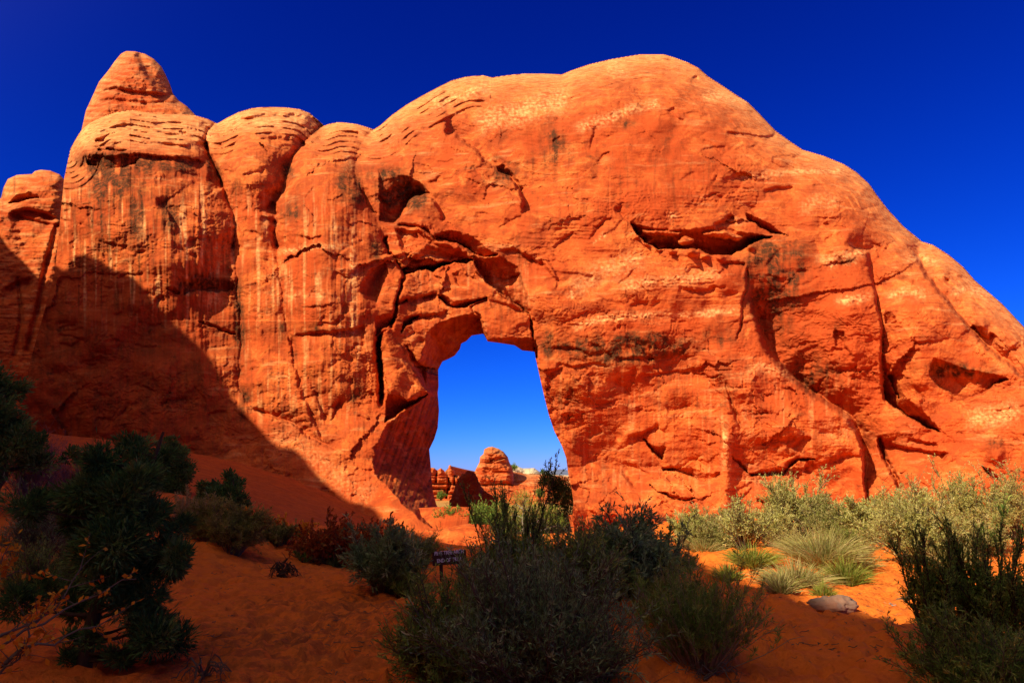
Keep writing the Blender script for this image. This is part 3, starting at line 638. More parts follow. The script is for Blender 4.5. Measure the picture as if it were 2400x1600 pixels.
# ------------------------------------------------------------------ other rock bodies traced the same way
def rock_body(name, label, cat, outline, Y, seed, mat=ROCK, st=1.8, thick=6, rnd=60, rd=4.0, rough=1.0, feats=None, group=None, strata=0.0, palev=0.3, toppale=0.6, parts=None, kind=None):
    o = np.array(outline, float); m = 8
    f = Field(o[:, 0].min() - m, o[:, 0].max() + m, o[:, 1].min() - m, o[:, 1].max() + m, st, 4.0 * rough, seed)
    f.Y[:] = Y(f.U, f.V) if callable(Y) else Y
    sd = -f.sdf(outline); r = np.clip(1 - sd / rnd, 0, 1)
    f.Y += rd * (1 - np.sqrt(np.maximum(1 - r ** 2, 0)))
    if feats: feats(f)
    sc = Y(600, 600) / 1600 if callable(Y) else Y / 1600
    f.Y += rough * sc * (22 * fbm(f.U / 60, f.V / 50, seed + 20, 4) + 6 * fbm(f.U / 14, f.V / 10, seed + 30, 4))
    n = fbm(f.WU / 50, f.WV / 36, seed + 40, 3); f.Y += rough * sc * 14 * (terrace(n, 4, 0.08) - n)
    if strata: f.Y += strata * fbm(f.WU / 90, f.WV / 5, seed + 50, 3)
    st_ = np.clip(fbm(f.U / 14, f.V / 70, seed + 60, 4) * 1.3 - 0.35, 0, 0.7)
    pa = np.clip(palev * fbm(f.U / 60, f.V / 8, seed + 70, 3) * 2 + toppale * np.exp(-np.abs(sd) / (rnd * 0.4)), 0, 1)
    ti = np.clip(fbm(f.U / 60, f.V / 60, seed + 80, 3) + 0.2, 0, 0.8)
    cb = (o[:, 0].mean(), o[:, 1].max()); org = unproj(cb[0], cb[1], float(np.mean(f.Y)))
    at = {'stain_shade': st_, 'pale': pa, 'tint': ti}
    obj = f.build(name, outline, None, mat, None, None, at, thick, org)[0]
    obj.location = org
    tag(obj, label, cat, group, kind)
    return f, obj

def f_pin(f):
    f.step([(317,121),(330,150),(350,185),(385,212),(410,226)], 1.6, 60, -1, 3, 10)
    f.step([(225,215),(270,205),(320,216),(370,218),(410,226)], 0.7, 30, 1); f.step([(215,240),(260,232),(330,238),(420,240)], 0.5, 20, 1)
    f.step([(300,127),(330,131),(352,142)], 0.4, 10, 1)
rock_body('rock_pinnacle', 'leaning cone-shaped orange pinnacle rising behind the flat-topped left block', 'rock pinnacle',
    [(188,330),(192,301),(201,260),(218,223),(232,192),(252,168),(269,144),(283,127),(296,120),(317,121),(341,127),(361,139),(378,156),(388,175),(399,199),(405,219),(419,236),(439,250),(458,270),(475,300),(470,345),(200,345)],
    lambda u, v: 55.0 - (v - 120) * 0.012 + 0 * u, 500, feats=f_pin, rnd=55, rd=4.5, rough=0.7, strata=0.05)
def f_fl(f):
    f.over([(20,475),(40,455),(70,450),(90,460)], [(20,478),(45,475),(75,468),(92,466)], 1.5); f.step([(15,500),(60,490),(110,500),(140,515)], 1.3, 40, 1)
    f.groove([(135,520),(110,620),(90,720),(62,830)], 0.7, 7, 10); f.step([(20,500),(60,510),(140,530)], .8, 12, 1)
    f.step([(0,680),(40,660),(80,650)], 1.0, 30, 1); f.groove([(40,640),(50,740),(30,850)], 0.4, 5)
fl_f, _ = rock_body('rock_outcrop', 'rounded stack of orange boulders at the far left edge behind the fin', 'rock outcrop',
    [(-60,1150),(-60,500),(-30,470),(2,465),(8,440),(18,420),(40,410),(75,408),(82,401),(96,398),(118,400),(140,409),(150,420),(160,460),(165,560),(160,700),(140,800),(120,1150)],
    lambda u, v: 58.0 - (v - 400) * 0.008 + 0 * u, 540, feats=f_fl, rnd=50, rd=4, rough=0.4, strata=0.06)

# ================================================================== the country behind the arch
def f_butte(f):
    f.over([(1124,1080),(1134,1074),(1150,1078),(1165,1068),(1178,1070)], [(1128,1086),(1150,1088),(1170,1080),(1186,1076)], 1.6)
    f.step([(1122,1084),(1150,1086),(1180,1080),(1194,1084)], 1.0, 8, 1, 1, 4); f.step([(1133,1062),(1150,1066),(1170,1058),(1182,1060)], 0.9, 6, 1, 1, 4)
    f.over([(1146,1072),(1152,1068),(1160,1076)], [(1148,1082),(1153,1082),(1160,1079)], 2.0); f.step([(1114,1104),(1135,1096),(1165,1104),(1200,1102)], 1.0, 10, 1, 1, 4)
    f.step([(1165,1070),(1180,1090),(1190,1100)], .8, 8, -1, 1, 4)
rock_body('rock_butte', 'round-topped layered red butte standing in the middle of the arch opening', 'rock butte',
    [(1110,1140),(1112,1108),(1115,1099),(1124,1082),(1125,1070),(1133,1063),(1135,1052),(1145,1047),(1154,1046),(1169,1051),(1180,1058),(1190,1070),(1194,1083),(1199,1092),(1203,1106),(1206,1140)],
    150.0, 600, ROCK_FAR, 0.8, 12, 18, 6, 0.5, f_butte, strata=0.22, palev=0.3)
def f_cl(f):
    for q in ([(960,1114),(1040,1113),(1075,1118)], [(960,1134),(1010,1134),(1052,1134),(1080,1140)], [(1005,1146),(1040,1146),(1044,1155)], [(960,1160),(1060,1158),(1100,1150)]):
        f.step(q, 1.8, 7, -1, .8, 4); f.groove(q, 1.2, 1.2, 4)
    for q in ([(1023,1100),(1022,1132)], [(1052,1118),(1046,1170)], [(1066,1110),(1064,1140)], [(1076,1120),(1072,1140)], [(1048,1115),(1056,1135),(1050,1150)]):
        f.groove(q, 2.2, 2.5, 3)
rock_body('rock_cliff', 'red cliff with small pointed pinnacles seen through the arch beside its left jamb', 'cliff',
    [(930,1185),(930,1100),(985,1098),(1010,1095),(1018,1096),(1023,1101),(1026,1101),(1033,1096),(1041,1102),(1045,1111),(1048,1112),(1049,1104),(1052,1090),(1056,1089),(1064,1099),(1069,1113),(1076,1114),(1080,1119),(1090,1119),(1104,1116),(1116,1108),(1150,1112),(1150,1185)],
    165.0, 620, ROCK_FAR, 0.8, 14, 12, 4, 0.5, f_cl, strata=0.5, palev=0.25)
def f_sl(f):
    for k in range(9): f.step([(1190,1114 + 5.2 * k),(1260,1113 + 5.2 * k),(1360,1118 + 5.2 * k)], .9, 4, 1, .8, 4)
rock_body('rock_ridge', 'long banded red slickrock ridge running behind the shrubs to the right jamb', 'rock ridge',
    [(1080,1200),(1085,1128),(1104,1118),(1130,1100),(1203,1104),(1235,1111),(1278,1111),(1307,1114),(1333,1116),(1400,1112),(1420,1200)],
    lambda u, v: 158.0 - (v - 1110) * 0.25 + 0 * u, 640, ROCK_FAR, 0.9, 14, 30, 8, 0.5, f_sl, strata=0.5, palev=0.5)
PALE = rock_material('pale_slickrock', 1.0)
for n in PALE.node_tree.nodes:
    if n.type == 'MIX' and n.data_type == 'RGBA':
        for i in (6, 7):
            c = n.inputs[i]
            if not c.is_linked:
                v = c.default_value; g = v[0]
                c.default_value = (min(.62, g * 1.0 + .1), min(.50, g * .72 + .07), min(.3, g * .36 + .04), 1)
rock_body('slickrock_hill', 'pale cream slickrock hill showing above the red ridge through the arch', 'rock hill',
    [(1085,1130),(1104,1104),(1112,1104),(1160,1080),(1199,1090),(1209,1091),(1226,1097),(1252,1096),(1259,1101),(1268,1108),(1300,1112),(1345,1113),(1360,1130)],
    240.0, 660, PALE, 0.9, 20, 14, 6, 0.5, None, strata=0.8, palev=0.2)
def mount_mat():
    b = NB('haze_blue_mountain'); c = b.coord()
    b.l(b.mix(b.noise(c, 0.004, 5), (0.10, 0.12, 0.16), (0.20, 0.21, 0.25)), b.p.inputs['Base Color']); return b.m  # distance haze painted into the base colour as blue-grey
MOUNT = mount_mat()
def mountain(name, pts, Y, depth, label, seed):
    p = np.array(pts, float); u = np.linspace(p[0, 0], p[-1, 0], 90); top = np.interp(u, p[:, 0], p[:, 1]); top += 0.6 * fbm(u / 9, u * 0 + 3, seed, 3)
    rows = []
    for k in np.linspace(0, 1, 8):
        q = unproj(u, top * (1 - k) + 1122 * k, Y); q[:, 1] -= depth * k * (1 + .25 * fbm(u / 20, u * 0 + k * 3, seed + 5, 3)); q[:, 0] *= 1; rows.append(q)
    back = rows[0].copy(); back[:, 1] += depth; back[:, 2] = -30
    V = np.concatenate([back] + rows); n = 90; F = []
    for r in range(8):
        for i in range(n - 1): F.append((r * n + i, (r + 1) * n + i, (r + 1) * n + i + 1, r * n + i + 1))
    return tag(mk_obj(name, V, np.array(F), MOUNT), None, None, None, 'structure')
mountain('mountains', [(1150,1124),(1240,1112),(1262,1105),(1279,1106),(1298,1101),(1312,1099),(1330,1101),(1360,1108),(1420,1120)], 6000, 900, '', 700)
mountain('mesa', [(880,1121),(940,1114),(960,1113),(1110,1113.5),(1140,1116),(1180,1122)], 5200, 700, '', 710)

# ================================================================== ground
ga = [(200,1590,5.4),(700,1590,5.4),(1200,1590,5.4),(1800,1590,5.4),(2300,1590,5.4),(700,1450,8),(850,1380,11),(850,1330,14),(650,1255,18),(480,1290,12.5),(300,1275,13),
      (450,1235,16),(420,1165,22),(600,1150,32),(200,1028,42),(500,1072,42),(700,1128,41.5),(900,1225,38),(100,1100,25),(0,1010,42),(1100,1290,33),(1300,1270,35),(1450,1240,38),(1700,1272,21),
      (1860,1285,19),(1650,1300,15.5),(1900,1410,9),(2200,1350,12),(2340,1250,20),(2100,1195,38),(2380,1150,38),(1750,1208,40),(1500,1395,8.5),(1350,1480,6.5)]
gp = [unproj(*a) for a in ga]
gw = [(0,0,0),(-5,52,-2.3),(5,52,-2.5),(0,75,-3.3),(40,62,-2.5),(-40,62,2),(60,20,1.5),(-40,20,3.5),(-20,0,1.5),(20,0,.3),(0,-10,.3),(0,-40,1),(40,-40,1),(-40,-40,2),(60,45,1.5),(-60,42,4.5)]
gx = np.array([(p[0], p[1]) for p in gp] + [(w[0], w[1]) for w in gw]); gz = np.array([p[2] for p in gp] + [w[2] for w in gw])
gf = tps(gx / 10, gz, 0.004)
FIELD = -3.7
def ground_base(x, y):
    xc = np.clip(x, -62, 62); yc = np.clip(y, -42, 78)
    z = gf(xc / 10, yc / 10)
    far = np.maximum(sstep(58, 92, y), sstep(70, 160, np.abs(x)) * sstep(40, 90, np.abs(x)))
    z = z * (1 - far) + (FIELD + 0.25 * fbm(x / 30, y / 30, 300, 3)) * far
    return z
def bumpz(x, y):
    z = 0
    for (cx, cy, r, h) in MOUNDS: z = z + h * np.exp(-((x - cx) ** 2 + (y - cy) ** 2) / r ** 2)
    return z
def mnd(u, v, Y, r, h): p = unproj(u, v, Y); return (p[0], p[1], r, h)
MOUNDS = [mnd(1860, 1300, 18, 2.0, .35), mnd(1800, 1360, 13.5, 1.6, .25), mnd(1450, 1400, 8.5, 1.5, .2), mnd(1150, 1500, 6.5, 1.3, .18), mnd(2300, 1300, 15, 2.2, .35), mnd(900, 1390, 10, 1.6, .22), mnd(480, 1250, 15, 2.4, .3), mnd(1620, 1520, 6.6, .9, .12)]
def ground_z(x, y):
    x = np.asarray(x, float); y = np.asarray(y, float)
    near = sstep(70, 40, np.abs(y)) 
    return ground_base(x, y) + bumpz(x, y) + near * (0.10 * fbm(x / 2.6, y / 2.6, 310, 3) + 0.05 * fbm(x / .8, y / .8, 315, 2))
def gpt(u, v, Y):
    """ground point under a traced pixel column at distance Y"""
    p = unproj(u, v, Y); return np.array([p[0], p[1], float(ground_z(p[0], p[1]))])
def ghit(u, v):
    d = ray(u, v); t = 3.0
    for _ in range(4000):
        p = EYE + d * t
        if p[2] <= ground_z(p[0], p[1]): return p
        t += 0.01 + t * 0.002
    return p
def spread(a, b, fine, g, far):
    xs = [a]; st = fine
    while xs[-1] < b: xs.append(xs[-1] + fine)
    while xs[-1] < far: st *= g; xs.append(xs[-1] + st)
    return xs
ys = np.array(sorted([-y for y in spread(0, 0.5, .5, 1.25, 60)[1:]] + spread(0.0, 2.9, .2, 1, 3) [:-1] + spread(3.0, 13, .045, 1.012, 46) + list(np.geomspace(48, 9000, 90))))
xp = np.array(spread(0, 7.5, .05, 1.022, 8000)); xs = np.concatenate([-xp[1:][::-1], xp])
GX, GY = np.meshgrid(xs, ys)
GZ = ground_z(GX, GY)
nearm = sstep(30, 14, np.hypot(GX, GY))
foot = fbm(GX / .21, GY / .17, 330, 3); GZ += nearm * (-0.06 * sstep(0.10, 0.45, foot) + 0.03 * sstep(0.05, 0.4, -foot) + 0.02 * fbm(GX / .5, GY / .09, 333, 2))
rng = np.random.RandomState(61)
for _ in range(1500):
    fy = 4.3 * (17 / 4.3) ** rng.rand(); fx = rng.normal(-.35 + .05 * fy, .22 * fy) if rng.rand() < .75 else rng.uniform(-.7, .7) * fy
    i0, i1 = np.searchsorted(xs, [fx - .32, fx + .32]); j0, j1 = np.searchsorted(ys, [fy - .32, fy + .32])
    if i1 <= i0 or j1 <= j0: continue
    aa = rng.normal(1.3, .5); X_, Y_ = GX[j0:j1, i0:i1] - fx, GY[j0:j1, i0:i1] - fy
    p_, q_ = (X_ * math.cos(aa) + Y_ * math.sin(aa)) / .135, (-X_ * math.sin(aa) + Y_ * math.cos(aa)) / .058
    r_ = np.sqrt(p_ ** 2 + q_ ** 2); GZ[j0:j1, i0:i1] += rng.uniform(.5, 1.1) * (-.040 * np.exp(-r_ ** 4) + .018 * np.exp(-((r_ - 1.35) / .32) ** 2))
h, w = GX.shape; gi = np.arange(h * w).reshape(h, w)
grass_m = sstep(62, 85, GY) * (0.75 + 0.25 * fbm(GX / 9, GY / 9, 340, 3))
pth = np.exp(-((GX + 1.7 - 0.10 * (GY - 6)) / 1.6) ** 2) * sstep(13, 10, GY) * sstep(4, 6, GY)
tal_m = sstep(19, 25, GY + 2.0 * fbm(GX / 3, GY / 3, 360, 3)) * sstep(-5, -7.5, GX + 1.2 * fbm(GX / 2, GY / 2, 365, 3)) * sstep(60, 50, GY)
lit_m = np.clip(0.30 * sstep(0.0, 0.5, fbm(GX / 1.1, GY / .7, 350, 3)) * sstep(26, 12, GY) + 0.5 * pth, 0, 1)
ground = mk_obj('ground', np.stack([GX, GY, GZ], -1).reshape(-1, 3), np.stack([gi[:-1, :-1], gi[:-1, 1:], gi[1:, 1:], gi[1:, :-1]], -1).reshape(-1, 4), SAND, None,
                {'grass': grass_m.ravel(), 'litter': lit_m.ravel(), 'talus': tal_m.ravel()})
tag(ground, None, None, None, 'structure')

# ------------------------------------------------------------------ the fin behind the viewpoint that throws the big shadow
EDGE_R = [(-60,470),(0,540),(20,575),(60,610),(95,650),(132,662),(150,628),(165,622),(176,592),(200,590),(235,600),(262,625),(280,627),(305,635),(340,670),(370,705),(400,745),(440,780),(480,815),(515,855),
          (530,890),(550,930),(575,960),(600,985),(640,1030),(652,1042),(665,1038),(690,1045),(715,1065),(740,1100),(780,1140),(830,1175),(860,1180),(885,1190),(905,1215)]
EDGE_G = [(930,1240),(1600,1290),(1642,1312),(1670,1327),(1693,1345),(1716,1356),(1767,1365),(1805,1374),(1856,1388),(1882,1397),(1917,1414),(1984,1432),(2022,1439),(2073,1447),(2150,1457),(2300,1478),(2500,1505)]
sh = SUN[:2] / np.hypot(SUN[0], SUN[1]); qd = np.array([-sh[1], sh[0]]); CW = 17.0
edge = []
for (u, v) in EDGE_R:
    p = unproj(u, v, at_depth(A, u, v) if u > 135 else at_depth(fl_f, u, v))
    edge.append(p)
for (u, v) in EDGE_G: edge.append(ghit(u, v))
prof = []
for p in edge:
    t = (CW - p[:2] @ sh) / math.hypot(SUN[0], SUN[1])
    s_ = p + SUN * t; prof.append((s_[:2] @ qd, s_[2]))
prof = np.array(prof)
prof = prof[np.argsort(prof[:, 0])]
keepi = [0]
for i in range(1, len(prof)):
    if prof[i, 0] - prof[keepi[-1], 0] > 0.25: keepi.append(i)
prof = prof[keepi]
prof = np.concatenate([[(-130, 58), (-95, 50)], prof, [(2.0, 19.8), (8, 20.0), (16, 17.5), (24, 15), (32, 9), (38, -2)]])
qq = np.concatenate([np.arange(-130, -82, 2.0), np.arange(-82, 4, 0.35), np.arange(4, 38.5, 1.0)]); hh = np.interp(qq, prof[:, 0], prof[:, 1])
rows = []
for t in np.linspace(0, 1, 26):                 # sunlit far face, rounded crest at t = 0.5, shaded face towards the camera
    a = (t - 0.5) * 2
    lev = 1 - np.abs(a) ** (1.6 if a > 0 else 3.0)
    z = np.where(lev > 0, hh * lev, 0) + (-4) * (1 - lev)
    off = (-a * 1.2 + 0 * qq) if a > 0 else (-a * 7.0 + 2.0 * np.abs(a) ** 0.5 + (1.3 * fbm(qq / 6, qq * 0 + z / 6, 800, 4)) * np.abs(a) ** 0.5)
    rows.append(np.stack([qd[0] * qq + sh[0] * (CW + off), qd[1] * qq + sh[1] * (CW + off), z], -1))
V = np.concatenate(rows); n = len(qq); ii = np.arange(n - 1)
F = np.concatenate([np.stack([r * n + ii, (r + 1) * n + ii, (r + 1) * n + ii + 1, r * n + ii + 1], 1) for r in range(25)])
tag(mk_obj('rock_fin', V, F, ROCK_FAR), 'tall red sandstone fin behind the viewpoint that shades the sandy foreground', 'rock fin')

# ================================================================== vegetation builders
def unit(a): return a / np.maximum(np.linalg.norm(a, axis=-1, keepdims=True), 1e-9)
def tubes(P, Rd, sides=3):
    """P (n,k,3), Rd (n,k) -> verts, quads"""
    n, k, _ = P.shape
    T = unit(np.gradient(P, axis=1)); ref = np.where(np.abs(T[..., 2:3]) > 0.9, np.array([1.0, 0, 0]), np.array([0, 0, 1.0]))
    e1 = unit(np.cross(T, ref)); e2 = np.cross(T, e1)
    a = np.arange(sides) * 2 * np.pi / sides
    V = P[:, :, None] + Rd[:, :, None, None] * (np.cos(a)[:, None] * e1[:, :, None] + np.sin(a)[:, None] * e2[:, :, None])
    idx = np.arange(n * k * sides).reshape(n, k, sides); nx = np.roll(idx, -1, 2)
    F = np.stack([idx[:, :-1], nx[:, :-1], nx[:, 1:], idx[:, 1:]], -1).reshape(-1, 4)
    return V.reshape(-1, 3), F
def blades(P, D, L, Wd, rng, bend=0.0):
    """one pointed leaf per row: P base (n,3), D direction, L length, Wd width"""
    n = len(P); D = unit(D); sx = unit(np.cross(D, unit(rng.normal(size=(n, 3)))))
    L = np.broadcast_to(L, n)[:, None]; Wd = np.broadcast_to(Wd, n)[:, None]
    nrm = np.cross(sx, D)
    mid = P + D * L * 0.5 + nrm * L * bend * 0.3
    V = np.stack([P, mid + sx * Wd * 0.5, P + D * L + nrm * L * bend, mid - sx * Wd * 0.5], 1)
    return V.reshape(-1, 3), np.arange(4 * n).reshape(-1, 4)
def along(P, idx, t):
    k = P.shape[1]; f = np.clip(t, 0, 0.9999) * (k - 1); i = f.astype(int); r = (f - i)[:, None]
    return P[idx, i] * (1 - r) + P[idx, i + 1] * r, unit(P[idx, i + 1] - P[idx, i])
def twigs(P, n, t0, t1, L, rng, spread=0.7, up=0.3, droop=0.0, k=4, fwd=0.8):
    idx = rng.randint(0, len(P), n); t = t0 + (t1 - t0) * rng.rand(n)
    b, T = along(P, idx, t)
    D = unit(T * fwd + rng.normal(size=(n, 3)) * spread + np.array([0, 0, up]))
    LL = L * rng.uniform(0.5, 1.2, n)[:, None, None]
    s = np.linspace(0, 1, k)[None, :, None]
    return b[:, None] + D[:, None] * LL * s + np.array([0, 0, 1.0]) * (-droop) * LL * s ** 2 + rng.normal(size=(n, 1, 3)) * 0.12 * LL * s ** 2
def collect(parts):
    V, F, o = [], [], 0
    for v, f in parts: V.append(v); F.append(f + o); o += len(v)
    return np.concatenate(V), np.concatenate(F)

BARK = {
 'grey': bark_material('grey_twig', (0.08, 0.055, 0.028), (0.20, 0.15, 0.075)),
 'dark': bark_material('dark_bark', (0.03, 0.02, 0.01), (0.10, 0.065, 0.03)),
 'tan': bark_material('tan_stem', (0.22, 0.14, 0.06), (0.40, 0.28, 0.13)),
 'purple': bark_material('purple_twig', (0.12, 0.07, 0.065), (0.24, 0.15, 0.13)),
 'pale': bark_material('bleached_wood', (0.22, 0.17, 0.12), (0.46, 0.36, 0.26)),
}
LEAF = {
 'sage': leaf_material('sage_leaf', [(0, (0.27, 0.24, 0.04)), (0.45, (0.50, 0.44, 0.105)), (0.8, (0.62, 0.55, 0.19)), (1, (0.70, 0.46, 0.12))]),
 'rabbit': leaf_material('rabbitbrush_leaf', [(0, (0.08, 0.15, 0.02)), (0.5, (0.22, 0.34, 0.05)), (0.85, (0.40, 0.45, 0.08)), (1, (0.52, 0.36, 0.04))]),
 'olive': leaf_material('olive_leaf', [(0, (0.13, 0.14, 0.02)), (0.5, (0.27, 0.27, 0.045)), (1, (0.44, 0.34, 0.08))]),
 'juniper': leaf_material('juniper_spray', [(0, (0.03, 0.07, 0.014)), (0.55, (0.09, 0.17, 0.03)), (1, (0.20, 0.27, 0.055))], 0.7, 0.15),
 'pine': leaf_material('pine_needle', [(0, (0.10, 0.16, 0.02)), (0.5, (0.24, 0.33, 0.045)), (1, (0.42, 0.46, 0.08))]),
 'grass': leaf_material('dry_grass', [(0, (0.20, 0.22, 0.035)), (0.5, (0.40, 0.34, 0.09)), (1, (0.60, 0.46, 0.18))]),
 'greengrass': leaf_material('green_grass', [(0, (0.12, 0.16, 0.015)), (0.6, (0.30, 0.31, 0.04)), (1, (0.50, 0.42, 0.10))]),
 'orange': leaf_material('orange_oak_leaf', [(0, (0.50, 0.12, 0.006)), (0.5, (0.72, 0.27, 0.012)), (1, (0.75, 0.42, 0.03))]),
 'rust': leaf_material('rust_leaf', [(0, (0.20, 0.035, 0.008)), (0.6, (0.42, 0.10, 0.014)), (1, (0.30, 0.20, 0.04))]),
 'greygreen': leaf_material('grey_green_leaf', [(0, (0.10, 0.15, 0.045)), (0.6, (0.24, 0.35, 0.11)), (1, (0.46, 0.48, 0.17))]),
 'twiggy': leaf_material('bare_twig', [(0, (0.07, 0.045, 0.04)), (1, (0.20, 0.135, 0.115))], 0.85, 0.0),
 'yellow': leaf_material('yellow_seed_head', [(0, (0.40, 0.30, 0.05)), (1, (0.62, 0.50, 0.14))]),
}
STY = {   # stems, twig levels, leaf size
 'sage':   dict(n=60, tw=1100, tl=.26, lf=16000, L=.06, W=.02, bark='grey', leaf='sage', arch=.12, up=.5, spread=.5, r=.010),
 'feather': dict(n=70, tw=1500, tl=.34, lf=18000, L=.065, W=.014, bark='grey', leaf='sage', arch=.10, up=.35, spread=.40, r=.009, droop=.25),
 'rabbit': dict(n=60, tw=1100, tl=.34, lf=13000, L=.042, W=.0075, bark='grey', leaf='rabbit', arch=.08, up=.40, spread=.60, r=.008),
 'twiggy': dict(n=60, tw=1800, tl=.30, lf=3500, L=.10, W=.006, bark='purple', leaf='twiggy', arch=.08, up=.4, spread=.55, r=.008),
 'stalk':  dict(n=150, tw=700, tl=.22, lf=9000, L=.05, W=.007, bark='tan', leaf='olive', arch=.03, up=.8, spread=.28, r=.004),
 'oak':    dict(n=26, tw=420, tl=.30, lf=3800, L=.060, W=.040, bark='grey', leaf='rust', arch=.05, up=.4, spread=.7, r=.012),
 'sprig':  dict(n=34, tw=1100, tl=.15, lf=16000, L=.030, W=.008, bark='dark', leaf='rabbit', arch=.05, up=.75, spread=.35, r=.010),
}
def shrub(name, label, cat, base, width, height, style, seed, group=None, D=None, lean=(0, 0), leaf=None, k=1.0, minz=0.25, **ov):
    W, H = width, height
    st = dict(STY[style]); st.update(ov); rng = np.random.RandomState(seed)
    D = D or W * 0.8
    root = thing(name, label, cat, base, group)
    n = int(st['n'] * max(k, .5))
    th = rng.rand(n) * 2 * np.pi; rho = np.sqrt(rng.rand(n)); q = rng.uniform(.62, 1.08, n) * (1 + .24 * np.sin(3 * th + seed)) * (1 + .12 * np.sin(7 * th + 2 * seed))
    tip = np.stack([np.cos(th) * rho * W / 2 * q + lean[0] * H, np.sin(th) * rho * D / 2 * q + lean[1] * H, H * q * (minz + (1 - minz) * np.sqrt(np.maximum(1 - rho ** 2, 0)))], -1)
    b = np.stack([np.cos(th) * rho * W * .09, np.sin(th) * rho * D * .09, np.full(n, -.06)], -1)
    mid = b * .45 + tip * .55 + np.array([0, 0, 1.0]) * H * st['arch'] * rng.uniform(.5, 1.6, (n, 1)) + rng.normal(size=(n, 3)) * .05 * H
    s = np.linspace(0, 1, 7)[None, :, None]
    P = b[:, None] * (1 - s) ** 2 + mid[:, None] * 2 * s * (1 - s) + tip[:, None] * s ** 2
    P = P + rng.normal(size=P.shape) * .012 * H * s
    sc = max(min(H, 1.4), .3)
    r0 = st['r'] * np.linspace(1, .35, 7)[None] * rng.uniform(.6, 1.3, (n, 1)) * (0.6 + .5 * sc)
    T1 = twigs(P, int(st['tw'] * k), .30, 1.0, st['tl'] * sc, rng, st['spread'], st['up'], st.get('droop', 0))
    r1 = st['r'] * .33 * np.linspace(1, .5, 4)[None].repeat(len(T1), 0)
    v, f = collect([tubes(P, r0.repeat(1, 0), 4), tubes(T1, r1, 3)])
    mk_obj('stems', v, f, BARK[st['bark']], root)
    nl = int(st['lf'] * k); i1 = rng.randint(0, len(T1), nl); t = rng.rand(nl) ** .7
    p, tg = along(T1, i1, t)
    d = unit(tg * .9 + rng.normal(size=(nl, 3)) * .55 + np.array([0, 0, .15]))
    v, f = blades(p, d, st['L'] * rng.uniform(.6, 1.35, nl), st['W'] * rng.uniform(.7, 1.3, nl), rng, .15)
    tw_c = np.clip(rng.normal(.45, .22, len(T1)), 0, 1)
    c = np.clip(tw_c[i1] + rng.normal(0, .13, nl), 0, 1)
    mk_obj('foliage', v, f, LEAF[leaf or st['leaf']], root, {'rnd': np.repeat(c, 4)})
    return root
def grass(name, label, base, W, H, seed, n=900, leaf='grass', group=None, lean=(0, 0), D=None, wd=.006):
    rng = np.random.RandomState(seed); root = thing(name, label, 'grass clump', base, group)
    th = rng.rand(n) * 2 * np.pi; rr = np.sqrt(rng.rand(n)); D = D or W
    b = np.stack([np.cos(th) * rr * W * .22, np.sin(th) * rr * D * .22, np.full(n, -.03)], -1)
    out = np.stack([np.cos(th) * rr * W * .34, np.sin(th) * rr * D * .34, np.zeros(n)], -1) + rng.normal(size=(n, 3)) * np.array([.10, .10, 0]) * W + np.array([lean[0], lean[1], 0]) * H
    hh = H * rng.uniform(.45, 1.1, n) * (1 - .35 * rr); s = np.linspace(0, 1, 5)[None, :, None]
    P = b[:, None] + out[:, None] * s ** 1.4 + np.array([0, 0, 1.0]) * hh[:, None, None] * (s - .38 * rr[:, None, None] * s ** 3)
    ax = unit(np.cross(out + 1e-3, rng.normal(size=(n, 3))))
    w = wd * np.array([1, .95, .8, .55, .08])[None, :, None] * rng.uniform(.6, 1.4, (n, 1, 1))
    V = np.stack([P - ax[:, None] * w, P + ax[:, None] * w], 2)
    idx = np.arange(n * 10).reshape(n, 5, 2)
    F = np.stack([idx[:, :-1, 0], idx[:, :-1, 1], idx[:, 1:, 1], idx[:, 1:, 0]], -1).reshape(-1, 4)
    c = np.clip(rng.normal(.5, .25, n), 0, 1)
    mk_obj('blades', V.reshape(-1, 3), F, LEAF[leaf], root, {'rnd': np.repeat(c, 10)})
    return root
